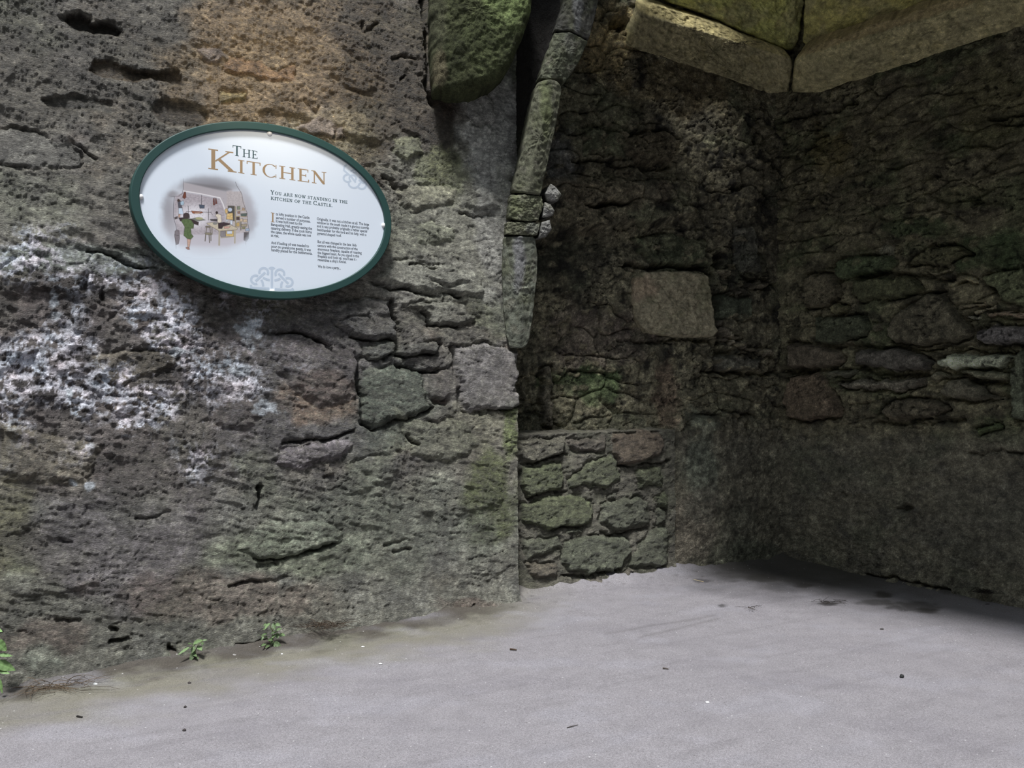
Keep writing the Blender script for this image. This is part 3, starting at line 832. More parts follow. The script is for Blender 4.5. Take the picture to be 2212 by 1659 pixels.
fmix(0.5 * sstep(0.8, 0.1, dr + 0.5 * fbm(X * 2.4, Y * 2.4, 4, 531)) * sstep(4.3, 4.9, Y), (90, 88, 79))
for pts in ([(1310, 1368), (1400, 1352), (1490, 1338), (1545, 1328)], [(1380, 1376), (1460, 1358), (1550, 1336)]):
    d = line_d(fpx, fpy + 2 * nz, pts)
    fmix(0.35 * np.exp(-(d / 2.5) ** 2), (96, 92, 90))
C *= 0.70 * np.array([0.97, 0.99, 1.03])
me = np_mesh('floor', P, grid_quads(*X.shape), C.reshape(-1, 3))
m, nt, b = principled('worn cement floor', 0.75, 0.3)
N, L = nt.nodes, nt.links
at = N.new('ShaderNodeAttribute'); at.attribute_name = 'Col'
tc = N.new('ShaderNodeTexCoord')
prev = at.outputs['Color']
hsum = None
for sc_, lo, hi, a, bb in ((110, 0.34, 0.66, 0.84, 1.13), (380, 0.40, 0.60, 0.66, 1.22), (9, 0.3, 0.7, 0.9, 1.08)):
    n = N.new('ShaderNodeTexNoise'); n.inputs['Scale'].default_value = sc_; n.inputs['Detail'].default_value = 4
    n.inputs['Roughness'].default_value = 0.65
    L.new(tc.outputs['Object'], n.inputs['Vector'])
    r = N.new('ShaderNodeMapRange'); r.inputs[1].default_value = lo; r.inputs[2].default_value = hi
    r.inputs[3].default_value = a; r.inputs[4].default_value = bb
    L.new(n.outputs['Fac'], r.inputs[0])
    vm = N.new('ShaderNodeVectorMath'); vm.operation = 'SCALE'
    L.new(prev, vm.inputs[0]); L.new(r.outputs[0], vm.inputs['Scale'])
    prev = vm.outputs[0]
    if hsum is None:
        hsum = n.outputs['Fac']
vo = N.new('ShaderNodeTexVoronoi'); vo.inputs['Scale'].default_value = 44
L.new(tc.outputs['Object'], vo.inputs['Vector'])
sp = N.new('ShaderNodeMapRange'); sp.inputs[1].default_value = 0.10; sp.inputs[2].default_value = 0.17; sp.inputs[3].default_value = 0.5; sp.inputs[4].default_value = 0.0
L.new(vo.outputs['Distance'], sp.inputs[0])
mx = N.new('ShaderNodeMix'); mx.data_type = 'RGBA'
L.new(sp.outputs[0], mx.inputs['Factor']); L.new(prev, mx.inputs['A'])
vr = N.new('ShaderNodeValToRGB')
vr.color_ramp.elements[0].color = (0.05, 0.045, 0.04, 1); vr.color_ramp.elements[1].color = (0.75, 0.75, 0.75, 1)
vr.color_ramp.elements[0].position = 0.75; vr.color_ramp.elements[1].position = 0.9
sx = N.new('ShaderNodeSeparateColor'); L.new(vo.outputs['Color'], sx.inputs[0]); L.new(sx.outputs[0], vr.inputs[0])
gt = N.new('ShaderNodeMath'); gt.operation = 'GREATER_THAN'; gt.inputs[1].default_value = 0.55; L.new(sx.outputs[1], gt.inputs[0])
gm_ = N.new('ShaderNodeMath'); gm_.operation = 'MULTIPLY'; L.new(gt.outputs[0], gm_.inputs[0]); L.new(sp.outputs[0], gm_.inputs[1])
L.new(gm_.outputs[0], mx.inputs['Factor'])
L.new(vr.outputs[0], mx.inputs['B'])
L.new(mx.outputs['Result'], b.inputs['Base Color'])
bp = N.new('ShaderNodeBump'); bp.inputs['Strength'].default_value = 0.35; bp.inputs['Distance'].default_value = 0.003
L.new(hsum, bp.inputs['Height']); L.new(bp.outputs[0], b.inputs['Normal'])
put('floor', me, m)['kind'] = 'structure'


# ------------------------------------------------------------------ free-standing rocks on a plane
def rock(plane, outline, front, back, edge=0.03, bulge=0.0, rough=0.006, seed=0, colf=None, hf=None, n=180, rings=34, fr=14, jit=2.0, tone_=1.0):
    P = np.asarray(outline, float)
    P = np.concatenate([P, P[:1]])
    seg = np.hypot(*np.diff(P, axis=0).T)
    t = np.concatenate([[0], np.cumsum(seg)])
    u = np.linspace(0, t[-1], n, endpoint=False)
    bx, by = np.interp(u, t, P[:, 0]), np.interp(u, t, P[:, 1])
    for _ in range(2):
        bx = 0.25 * np.roll(bx, 1) + 0.5 * bx + 0.25 * np.roll(bx, -1)
        by = 0.25 * np.roll(by, 1) + 0.5 * by + 0.25 * np.roll(by, -1)
    ph = u / t[-1] * 2 * np.pi
    bx = bx + jit * fbm(np.cos(ph) * 5, np.sin(ph) * 5, 4, seed + 1) * 2
    by = by + jit * fbm(np.cos(ph) * 5 + 9, np.sin(ph) * 5, 4, seed + 2) * 2
    cx, cy = bx.mean(), by.mean()
    r = np.concatenate([np.linspace(0.004, 0.86, rings), np.linspace(0.88, 1, 10)])[:, None]
    qx, qy = cx + (bx - cx) * r, cy + (by - cy) * r
    a, b = plane.hit(qx, qy, front)
    size = max(np.ptp(a), np.ptp(b))
    e = np.clip((1 - r) * size * 0.5 / max(edge, 1e-6), 0, 1)
    h = front - edge * (1 - np.sqrt(np.clip(1 - (1 - e) ** 2, 0, 1))) + bulge * (1 - r ** 2) + 0 * a
    h = h + rough * (fbm(a * fr, b * fr, 5, seed, 0.62) * 2 + 0.8 * (ridged(a * fr * 0.7 + b * fr * 0.5, b * fr * 1.1 - a * fr * 0.3, 4, seed + 3, 0.6) - 0.3))
    if hf is not None:
        h = h + hf(qx, qy)
    k = np.linspace(0, 1, 12)[1:, None]
    ha = h[-1:] + (back - h[-1:]) * k
    aa, ab = np.repeat(a[-1:], 11, 0), np.repeat(b[-1:], 11, 0)
    ca, cb = a[-1].mean(), b[-1].mean()
    wob = 1 + 0.03 * fbm(np.cos(ph)[None] * 3 + k * 4, np.sin(ph)[None] * 3 + 0 * k, 3, seed + 5)
    aa, ab = ca + (aa - ca) * wob, cb + (ab - cb) * wob
    A, B, Hh = np.concatenate([a, aa]), np.concatenate([b, ab]), np.concatenate([h, ha])
    qx, qy = np.concatenate([qx, np.repeat(qx[-1:], 11, 0)]), np.concatenate([qy, np.repeat(qy[-1:], 11, 0)])
    V = plane.w(A, B, Hh)
    C = np.zeros(V.shape)
    C[:] = lin((100, 100, 84)) if colf is None else colf(qx, qy, A, B)
    C *= tone_
    C *= np.exp(0.55 * fbm(A * 11, B * 11, 4, seed + 8, 0.6) + 0.6 * fbm(A * 45, B * 45, 3, seed + 9, 0.6))[..., None]
    C *= (1 - 0.45 * sstep(0.66, 0.88, ridged(A * 9, B * 14, 4, seed + 11)))[..., None]
    return np_mesh('rock', V, grid_quads(V.shape[0], n, True), C.reshape(-1, 3))


def blend(base, *layers):
    def f(qx, qy, A, B):
        C = np.zeros(qx.shape + (3,)); C[:] = lin(base)
        for m, col in layers:
            q = np.clip(m(qx, qy, A, B), 0, 1)[..., None]
            C = C * (1 - q) + lin(col) * q
        return C
    return f


def nmask(f, seed, lo, hi, k=0.7):
    return lambda qx, qy, A, B: k * sstep(lo, hi, fbm(A * f, B * f, 4, seed))


def blob(cx, cy, rx, ry, k=0.8, seed=0):
    return lambda qx, qy, A, B: k * sstep(1.3, 0.5, np.hypot((qx - cx) / rx, (qy - cy) / ry) + 0.7 * fbm(A * 9, B * 9, 4, seed + 77))


# mossy springing stone high on the wall
MOSSP = Plane(LEFT.at(935, 205, 0.10), (0.985, 0.17, 0.0), (-0.02, -0.08, 1))
o = put('mossy_corbel', rock(MOSSP, [(931, -110), (930, 60), (932, 150), (937, 198), (965, 206), (1000, 203), (1040, 190), (1075, 170), (1100, 145), (1118, 110), (1138, 60), (1150, 20), (1160, -40), (1162, -110)],
        0.02, -0.42, 0.07, 0.05, 0.009, 31,
        blend((66, 70, 48), (nmask(5, 32, -0.1, 0.3), (50, 54, 36)), (blob(1100, 20, 50, 50, 0.9, 3), (112, 126, 82)), (blob(1060, 90, 60, 80, 0.5, 5), (80, 88, 58)), (blob(948, 150, 16, 40, 0.8, 4), (104, 98, 78)), (blob(945, 40, 22, 90, 0.5, 9), (76, 76, 62))), n=260, rings=60), M_MOSS)  # brightest blob: top light on the moss put into the colour
tag(o, 'large moss-covered stone jutting from the wall at the top, left of the arch rib', 'stone')

# arch rib: dressed stones that rise from the jamb and lean out over the fireplace
RIB = Plane(LEFT.at(1112, 752, 0.03), (1.0, 0.12, 0), (0.02, -0.12, 1))
rib = empty('arch_rib', tuple(RIB.at(1125.0, 752.0)))
tag(rib, 'leaning rib of grey-green dressed stones between the sign wall and the dark fireplace', 'arch')
ridge = lambda k, x0, y0, x1, y1: (lambda qx, qy: -k * np.abs(qx - (x0 + (qy - y0) * (x1 - x0) / (y1 - y0))))
gm = lambda s: ((nmask(8, s, 0.0, 0.35, 0.5), (94, 98, 72)), (nmask(14, s + 3, 0.1, 0.4, 0.5), (124, 122, 110)), (nmask(30, s + 5, 0.1, 0.3, 0.5), (80, 80, 66)))
for k, (pts, fr_, col, hf, extra) in enumerate((
    ([(1222, -90), (1220, 0), (1200, 62), (1235, 66), (1275, 80), (1292, 20), (1310, -90)], 0.02, (92, 92, 86), ridge(0.0009, 1250, 0, 1236, 60), (blob(1248, 20, 10, 60, 0.7, 1), (136, 138, 138))),
    ([(1199, 68), (1183, 110), (1165, 167), (1190, 172), (1212, 166), (1222, 176), (1251, 135), (1274, 84), (1236, 70)], 0.02, (100, 104, 86), ridge(0.0009, 1232, 70, 1190, 165), (blob(1230, 90, 12, 30, 0.5, 2), (130, 132, 122))),
    ([(1163, 174), (1150, 220), (1128, 330), (1107, 413), (1140, 418), (1170, 420), (1185, 350), (1205, 260), (1216, 186), (1205, 174), (1180, 170)], 0.05, (106, 108, 90), ridge(0.0012, 1192, 172, 1140, 418), (blob(1180, 230, 14, 60, 0.7, 3), (106, 114, 78))),
    ([(1104, 420), (1099, 468), (1120, 476), (1150, 478), (1166, 474), (1177, 440), (1172, 422), (1140, 420)], 0.045, (108, 112, 90), ridge(0.0010, 1132, 420, 1126, 476), (blob(1112, 440, 10, 30, 0.6, 4), (116, 122, 90))),
    ([(1096, 479), (1093, 505), (1130, 508), (1163, 507), (1170, 480), (1150, 480), (1120, 479)], 0.035, (112, 114, 94), ridge(0.0008, 1125, 479, 1125, 508), (blob(1150, 494, 16, 14, 0.6, 5), (140, 142, 134))),
    ([(1090, 511), (1158, 510), (1164, 555), (1162, 604), (1153, 680), (1144, 738), (1136, 751), (1102, 753), (1095, 726), (1088, 650), (1087, 576)], 0.03, (112, 116, 104), ridge(0.0012, 1125, 511, 1122, 752), (blob(1122, 560, 14, 70, 0.7, 6), (142, 142, 146))),
)):
    put('voussoir', rock(RIB, pts, fr_, -0.42, 0.008, 0.006, 0.007, 50 + 7 * k, blend(col, *gm(60 + k), extra), hf, n=150, rings=30, fr=24, jit=1.0, tone_=0.74), M_DRESSED, rib)
for k, pts in enumerate(([(1178, 418), (1190, 396), (1202, 404), (1214, 420), (1205, 435), (1182, 434)], [(1177, 436), (1190, 440), (1199, 455), (1195, 466), (1172, 470)], [(1170, 480), (1188, 474), (1193, 495), (1180, 512), (1163, 514)])):
    put('pinning_stone', rock(RIB, pts, 0.0, -0.30, 0.015, 0.012, 0.006, 140 + k, blend((120, 120, 116), (nmask(14, 150 + k, 0, .3), (98, 98, 88))), n=90, rings=16, fr=26, jit=0.35), M_DRESSED, rib)
# splayed side of the rib, running back to the wall
L_edge = [(1138, -120, 0.05), (1128, 0, 0.03), (1116, 90, 0.0), (1108, 170, 0.0), (1103, 260, 0.0), (1100, 350, 0.0), (1095, 420, 0.0), (1092, 500, 0.0)]
R_edge = [(1232, -120), (1230, 0), (1190, 100), (1168, 172), (1142, 270), (1122, 360), (1112, 420), (1100, 505)]
tt = np.linspace(0, 1, 160)
le = np.array([np.interp(tt, np.linspace(0, 1, len(L_edge)), [q[i] for q in L_edge]) for i in range(3)]).T
re_ = np.array([np.interp(tt, np.linspace(0, 1, len(R_edge)), [q[i] for q in R_edge]) for i in range(2)]).T
A = LEFT.at(le[:, 0], le[:, 1], -0.04)
B = RIB.at(re_[:, 0], re_[:, 1], -0.03)
uu = np.linspace(0, 1, 50)
V = A[:, None] * (1 - uu[None, :, None]) + B[:, None] * uu[None, :, None]
nn = fbm(uu[None] * 5 + 0 * tt[:, None], tt[:, None] * 22 + 0 * uu[None], 5, 171, 0.6)
V = V + (0.02 * nn + 0.06 * np.sin(uu * np.pi)[None])[..., None] * np.array([0.6, 0.75, 0])
C = np.zeros(V.shape); C[:] = lin((30, 27, 23))  # near-black upper part: soot, plus the corbel's shade put into the colour
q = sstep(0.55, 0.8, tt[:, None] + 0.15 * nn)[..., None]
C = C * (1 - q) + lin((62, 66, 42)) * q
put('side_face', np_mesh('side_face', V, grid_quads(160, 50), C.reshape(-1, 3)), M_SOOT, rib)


# roof slabs: two leaning courses meeting in the corner
def lean(wall, e0, e1, o0, t, o1):
    a, b, c = wall.at(*map(float, e0), o0), wall.at(*map(float, e1), o0), wall.at(*map(float, t), o1)
    return Plane(a, b - a, c - a)


def chamf(x0, y0, x1, y1, k):
    """face turns back above this arris"""
    def f(qx, qy):
        yl = y0 + (qx - x0) * (y1 - y0) / (x1 - x0)
        return -k * np.maximum(yl - qy, 0)
    return f


strip = lambda x0, y0, x1, y1: (lambda qx, qy, A, B: 0.75 * sstep(-1, 3, (y0 + (qx - x0) * (y1 - y0) / (x1 - x0)) - qy + 3 * fbm(A * 12, B * 12, 3, 88)))
tone = lambda s: ((nmask(5, s, -0.05, 0.3, 0.6), (150, 144, 112)), (nmask(16, s + 2, 0.1, 0.4, 0.4), (100, 102, 70)), (nmask(9, s + 4, 0.15, 0.4, 0.5), (176, 166, 120)))
SL = lean(BACK, (1360, 104), (1700, 204), 0.02, (1500, 62), 0.16)
o = put('roof_slab', rock(SL, [(1354, 102), (1368, 68), (1392, 16), (1420, 14), (1500, 40), (1560, 58), (1630, 88), (1700, 112), (1711, 120), (1714, 150), (1707, 200), (1667, 204), (1600, 180), (1500, 146), (1420, 120)],
        0.03, -0.35, 0.03, 0.0, 0.016, 201, blend((166, 158, 122), *tone(205), (strip(1398, 33, 1711, 128), (190, 178, 128))), chamf(1398, 33, 1711, 128, 0.0042), n=240, rings=70, fr=22), M_DRESSED)  # paler chamfer: sky light on it partly put into the colour
tag(o, 'long pitted roof slab with a pale chamfered top edge, left of the corner', 'stone')
SL2 = lean(BACK, (1440, 8), (1722, 112), 0.10, (1560, -60), 0.24)
o = put('roof_slab', rock(SL2, [(1400, -90), (1430, -10), (1441, 2), (1520, 30), (1600, 66), (1680, 100), (1712, 112), (1722, 100), (1737, 40), (1739, -60), (1740, -160), (1560, -180), (1400, -160)],
        0.0, -0.4, 0.03, 0.0, 0.022, 221, blend((188, 188, 116), *tone(225)), None, n=240, rings=60, fr=12), M_DRESSED)
tag(o, 'upper rough yellow-green roof slab above the pale chamfered one, left of the corner', 'stone')
SR = lean(RIGHT, (1724, 204), (2212, 55), 0.02, (1950, 70), 0.16)
o = put('roof_slab', rock(SR, [(1704, 198), (1716, 126), (1741, 110), (1800, 90), (1900, 58), (2000, 25), (2054, 6), (2250, -60), (2300, -78), (2300, 28), (2212, 56), (2100, 92), (1950, 142), (1850, 174), (1772, 200), (1722, 204)],
        0.03, -0.35, 0.03, 0.0, 0.010, 241, blend((182, 174, 132), *tone(245), (strip(1720, 128, 2100, 10), (168, 150, 110))), chamf(1720, 132, 2100, 12, 0.0034), n=260, rings=60, fr=16), M_DRESSED)
tag(o, 'smooth brown roof slab running from the corner to the right edge, lower course', 'stone')
SR2 = lean(RIGHT, (1741, 104), (2054, 2), 0.10, (1850, 0), 0.24)
o = put('roof_slab', rock(SR2, [(1731, 98), (1734, 40), (1734, -60), (1734, -160), (1900, -200), (2200, -220), (2200, -50), (2054, 0), (1950, 36), (1850, 72), (1760, 100)],
        0.0, -0.4, 0.03, 0.0, 0.016, 261, blend((184, 178, 112), *tone(265)), None, n=240, rings=60, fr=14), M_DRESSED)
tag(o, 'upper mossy roof slab at the top edge, right of the corner joint', 'stone')

# big squared stone in the back wall
o = put('squared_stone', rock(BACK, [(1370, 597), (1393, 587), (1470, 585), (1530, 592), (1538, 625), (1545, 688), (1552, 716), (1539, 729), (1463, 727), (1400, 719), (1376, 695), (1368, 640)],
        0.055, -0.06, 0.025, 0.0, 0.014, 281, blend((150, 143, 120), (nmask(6, 282, 0, .35), (130, 128, 102)), (blob(1390, 620, 30, 30, 0.5, 3), (156, 134, 116))), None, n=200, rings=40, fr=14), M_DRESSED)
tag(o, 'big squared buff stone set in the dark back wall above the niche', 'stone')


# ------------------------------------------------------------------ roof and walls beyond the frame
def soft_box(name, corners, mat, col):
    V = np.array(corners, float)
    me = py_mesh(name, V, [(0, 1, 2, 3), (7, 6, 5, 4), (0, 4, 5, 1), (1, 5, 6, 2), (2, 6, 7, 3), (3, 7, 4, 0)], np.tile(lin(col), (8, 1)))
    return put(name, me, mat)


def wall_box(name, a, b, z0, z1, th, col=(96, 92, 82)):
    a, b = np.array(a, float), np.array(b, float)
    d = (b - a) / np.linalg.norm(b - a)
    nrm = np.array([-d[1], d[0]]) * th
    q = [a, b, b + nrm, a + nrm]
    o = soft_box(name, [(*p, z0) for p in q] + [(*p, z1) for p in q], M_RUBBLE, col)
    o['kind'] = 'structure'
    return o


RIGHT_END = RIGHT.w(6.0, 0.0)
LEFT_END = LEFT.w(float(s_all[0]), 0.0)
_a, _b = np.array([0.25, 5.0]), np.array([3.82, 1.42])
_n = np.array([0.64, 0.77]) * 0.35
_q = [_a, _b, _b + _n, _a + _n]
soft_box('wall_chimney_breast', [(*p, z) for p, z in zip(_q, (3.78, 2.8, 2.8, 3.78))] + [(*p, 4.3) for p in _q], M_SOOT, (96, 92, 82))['kind'] = 'structure'
wall_box('wall_added_pier', (3.6, 2.15), (5.7, 0.4), -0.05, 5.0, 0.35, (90, 86, 76))  # unseen pier added to keep light from the front right off the recess
wall_box('wall_front', (-5.6, -3.6), (6.6, -3.6), -0.05, 6.2, -0.3)
wall_box('wall_front_right', (6.3, -3.6), (6.3, 1.6), -0.05, 6.2, -0.3)
wall_box('wall_front_left', (-5.3, 1.6), (-5.3, -3.6), -0.05, 6.2, -0.3)
top = 5.25
outer = [(-0.4, 4.4), (3.3, 1.2), (6.4, 0.5), (2.2, 7.2)]
flue = [(0.6, 4.95), (1.4, 4.68), (1.55, 4.98), (0.75, 5.25)]          # the open funnel above the hearth
Vc = [(*p, z) for z in (top, top + .3) for p in outer + flue]
Fc = []
for k in range(4):
    n_ = (k + 1) % 4
    Fc += [(k, n_, 4 + n_, 4 + k), (8 + k, 12 + k, 12 + n_, 8 + n_), (k, 8 + k, 8 + n_, n_), (4 + k, 4 + n_, 12 + n_, 12 + k)]
o = put('ceiling', py_mesh('ceiling', Vc, Fc, np.tile(lin((90, 88, 66)), (16, 1))), M_SOOT)
o['kind'] = 'structure'


# ------------------------------------------------------------------ the oval sign
SIGN_OFF = 0.085
ctr = LEFT.at(577.0, 459.0, SIGN_OFF)
sl0, sz0 = LEFT.hit(np.array([281.0, 845.0]), np.array([424.0, 489.0]), SIGN_OFF)
st_, sb_ = LEFT.hit(np.array([572.0]), np.array([266.0]), SIGN_OFF)[1][0], LEFT.hit(np.array([590.0]), np.array([646.0]), SIGN_OFF)[1][0]
CS, CZ = float(sl0.mean()), float((st_ + sb_) / 2)
RA, RB = float((sl0[1] - sl0[0]) / 2), float((st_ - sb_) / 2)
sign = empty('information_sign', tuple(LEFT.w(CS, CZ, SIGN_OFF)))
tag(sign, 'oval white information sign with a dark green rim headed The Kitchen, on the wall', 'sign')
M_GREEN = flat_mat('sign green', (40, 70, 67), 0.5, 0.35)
PANEL = (220, 230, 241)
M_WHITE = flat_mat('sign white', PANEL, 0.4, 0.4)
M_GOLD = flat_mat('gold ink', (160, 136, 106), 0.5, 0.3)
M_INK = flat_mat('dark green ink', (44, 72, 76), 0.5, 0.3)
M_TXT = flat_mat('dark text ink', (66, 74, 84), 0.5, 0.3)
M_KNOT = flat_mat('pale grey ink', (190, 204, 220), 0.45, 0.3)
M_SCREW, nt, b = principled('white screw cap', 0.3, 0.5)
b.inputs['Base Color'].default_value = (0.85, 0.85, 0.85, 1)

na = 256
th = np.linspace(0, 2 * np.pi, na, endpoint=False)
rw = 0.036 * RA / 0.6
prof = [(0.0, -0.055), (0.0, -0.005), (-0.001, -0.002), (-0.004, 0.0), (-0.005, 0.0), (-rw + 0.004, 0.0), (-rw + 0.003, 0.0), (-rw, -0.003), (-rw, -0.004), (-rw, -0.03)]
V = [LEFT.w(CS + (RA + dr_) * np.cos(th), CZ + (RB + dr_) * np.sin(th), SIGN_OFF + oo + 0.008) for dr_, oo in prof]
put('frame', np_mesh('frame', np.array(V), grid_quads(len(prof), na, True)), M_GREEN, sign)
rr = np.linspace(0.001, 1, 24)[:, None]
panel = put('panel', np_mesh('panel', LEFT.w(CS + (RA - rw + .002) * np.cos(th) * rr, CZ + (RB - rw + .002) * np.sin(th) * rr, SIGN_OFF - 0.006), grid_quads(24, na, True)), M_WHITE, sign)
PO = SIGN_OFF - 0.006
for a, b_ in ((303, 425), (829, 487), (582, 288), (588, 630)):
    s0, z0 = LEFT.hit(float(a), float(b_), PO)
    r_ = 0.0135
    ph = np.linspace(0, np.pi / 2, 8)[:, None]
    tq = np.linspace(0, 2 * np.pi, 24, endpoint=False)[None]
    V = LEFT.w(s0 + r_ * np.cos(ph) * np.cos(tq), z0 + r_ * np.cos(ph) * np.sin(tq), PO + 0.011 * np.sin(ph) + 0 * tq)
    put('screw_cap', np_mesh('screw_cap', V, grid_quads(8, 24, True)), M_SCREW, sign)


# --- serif capitals drawn as strokes; every glyph in a cap-height-1 box
def bar(x0, y0, x1, y1, w_):
    d = np.array([x1 - x0, y1 - y0], float)
    d /= np.linalg.norm(d)
    p = np.array([-d[1], d[0]]) * w_ / 2
    return [(x0 + p[0], y0 + p[1]), (x0 - p[0], y0 - p[1]), (x1 - p[0], y1 - p[1]), (x1 + p[0], y1 + p[1])]


def rect(x0, y0, x1, y1):
    return [(x0, y0), (x1, y0), (x1, y1), (x0, y1)]


TK, TN, SF = 0.135, 0.06, 0.055


def stem(x, w_=TK, top=True, bot=True, e=0.10):
    r = [rect(x - w_ / 2, 0, x + w_ / 2, 1)]
    if top: r.append(rect(x - w_ / 2 - e, 1 - SF, x + w_ / 2 + e, 1))
    if bot: r.append(rect(x - w_ / 2 - e, 0, x + w_ / 2 + e, SF))
    return r


def arc(cx, cy, rx, ry, a0, a1, thick=TK, thin=TN, n=22, tilt=0.0):
    out = []
    for k in range(n):
        q = []
        for a in (a0 + (a1 - a0) * k / n, a0 + (a1 - a0) * (k + 1) / n):
            t = math.radians(a)
            w_ = thin + (thick - thin) * abs(math.cos(t - math.radians(tilt))) ** 1.5
            q.append(((cx + rx * math.cos(t), cy + ry * math.sin(t)), (cx + (rx - w_) * math.cos(t), cy + (ry - w_ * 0.75) * math.sin(t))))
        out.append([q[0][0], q[1][0], q[1][1], q[0][1]])
    return out


def serif_h(x0, x1, y):
    return rect(x0, y, x1, y + SF)


GL = {
    'I': (0.40, stem(0.2)),
    'T': (0.80, stem(0.4, top=False) + [rect(0.02, 0.94, 0.78, 1), rect(0.02, 0.78, 0.07, 1), rect(0.73, 0.78, 0.78, 1)]),
    'H': (0.98, stem(0.2) + stem(0.78) + [rect(0.2, 0.48, 0.78, 0.54)]),
    'E': (0.74, stem(0.2) + [rect(0.2, 0.94, 0.66, 1), rect(0.2, 0.48, 0.52, 0.54), rect(0.2, 0, 0.70, 0.06), rect(0.61, 0.78, 0.66, 1), rect(0.48, 0.40, 0.53, 0.62), rect(0.65, 0, 0.70, 0.22)]),
    'F': (0.70, stem(0.2) + [rect(0.2, 0.94, 0.66, 1), rect(0.2, 0.48, 0.52, 0.54), rect(0.61, 0.78, 0.66, 1), rect(0.48, 0.40, 0.53, 0.62)]),
    'L': (0.70, stem(0.2) + [rect(0.2, 0, 0.66, 0.06), rect(0.61, 0, 0.66, 0.24)]),
    'K': (0.98, stem(0.2) + [bar(0.27, 0.42, 0.76, 0.97, TN), bar(0.38, 0.56, 0.86, 0.03, TK), serif_h(0.62, 0.90, 1 - SF), serif_h(0.70, 1.02, 0)]),
    'C': (0.86, arc(0.46, 0.5, 0.44, 0.52, 48, 312) + [rect(0.75, 0.70, 0.80, 1.0), rect(0.75, 0.0, 0.79, 0.27)]),
    'G': (0.92, arc(0.46, 0.5, 0.44, 0.52, 48, 312) + [rect(0.75, 0.70, 0.80, 1.0), rect(0.69, 0.02, 0.82, 0.42), serif_h(0.58, 0.92, 0.40)]),
    'N': (0.98, [rect(0.17, 0, 0.23, 1), rect(0.75, 0, 0.81, 1), bar(0.19, 0.95, 0.78, 0.04, TK + .02), serif_h(0.06, 0.33, 0), serif_h(0.02, 0.22, 1 - SF), serif_h(0.64, 0.92, 1 - SF)]),
    'O': (0.98, arc(0.49, 0.5, 0.46, 0.52, 0, 360, n=36)),
    'D': (0.92, stem(0.2, e=0.09) + arc(0.36, 0.5, 0.50, 0.5, -90, 90) + [rect(0.2, 0.94, 0.40, 1), rect(0.2, 0, 0.40, 0.06)]),
    'Y': (0.88, [rect(0.37, 0, 0.50, 0.48), bar(0.13, 0.97, 0.44, 0.44, TK), bar(0.76, 0.97, 0.46, 0.44, TN), serif_h(0.27, 0.60, 0), serif_h(0.0, 0.30, 1 - SF), serif_h(0.62, 0.88, 1 - SF)]),
    'U': (0.94, [rect(0.13, 0.33, 0.26, 1), rect(0.73, 0.33, 0.79, 1), serif_h(0.03, 0.36, 1 - SF), serif_h(0.62, 0.90, 1 - SF)] + arc(0.46, 0.36, 0.33, 0.38, 180, 360)),
    'A': (0.96, [bar(0.16, 0.02, 0.47, 0.98, TN), bar(0.48, 0.98, 0.81, 0.02, TK), rect(0.28, 0.32, 0.70, 0.38), serif_h(0.02, 0.32, 0), serif_h(0.64, 0.96, 0)]),
    'R': (0.92, stem(0.2) + arc(0.36, 0.74, 0.33, 0.26, -90, 90) + [rect(0.2, 0.94, 0.38, 1), rect(0.2, 0.48, 0.38, 0.54), bar(0.42, 0.52, 0.80, 0.03, TK), serif_h(0.68, 0.96, 0)]),
    'W': (1.30, [bar(0.14, 0.98, 0.42, 0.02, TK), bar(0.42, 0.02, 0.64, 0.95, TN), bar(0.62, 0.98, 0.90, 0.02, TK), bar(0.90, 0.02, 1.16, 0.98, TN), serif_h(0.0, 0.32, 1 - SF), serif_h(0.50, 0.78, 1 - SF), serif_h(1.02, 1.30, 1 - SF)]),
    'S': (0.68, arc(0.35, 0.75, 0.27, 0.26, 40, 250, 0.09, 0.08) + arc(0.33, 0.26, 0.29, 0.27, -145, 75, 0.09, 0.09) + [bar(0.22, 0.60, 0.48, 0.42, TK), rect(0.54, 0.74, 0.59, 0.98), rect(0.05, 0.02, 0.10, 0.28)]),
    '.': (0.30, [rect(0.07, 0, 0.21, 0.14)]),
}


class Ink:
    """collects flat printed shapes on the sign's face"""

    def __init__(s, off):
        s.V, s.F, s.off = [], [], off

    def poly(s, pts):
        P = np.asarray(pts, float)
        V = LEFT.w(P[:, 0], P[:, 1], s.off + 2.5e-6 * (len(s.F) % 37))
        i = len(s.V)
        s.V += list(V)
        s.F.append(list(range(i, i + len(P))))

    def build(s, name, mat, parent=None):
        return put(name, py_mesh(name, s.V, s.F), mat, parent or panel)


def at_px(x, y):
    a, b_ = LEFT.hit(float(x), float(y), PO)
    return float(a), float(b_)


def serif_run(ink, items, s0, z0, s1, gap=0.10, space=0.42, bold=0.0):
    """items: (char, height); fitted between s0 and s1"""
    wd = sum((space if c == ' ' else GL[c][0] + gap) * h for c, h in items) - gap * items[-1][1]
    k = (s1 - s0) / wd
    x = s0
    for c, h in items:
        if c == ' ':
            x += space * h * k
            continue
        for p in GL[c][1]:
            for dx, dz in (((0, 0),) if not bold else ((-bold, 0), (bold, 0), (0, bold), (0, -bold))):
                ink.poly([(x + (a + dx) * h * k, z0 + (b_ + dz) * h) for a, b_ in p])
        x += (GL[c][0] + gap) * h * k


def caps(txt, H_, h_):
    return [(c.upper(), H_ if c.isupper() else h_) for c in txt]


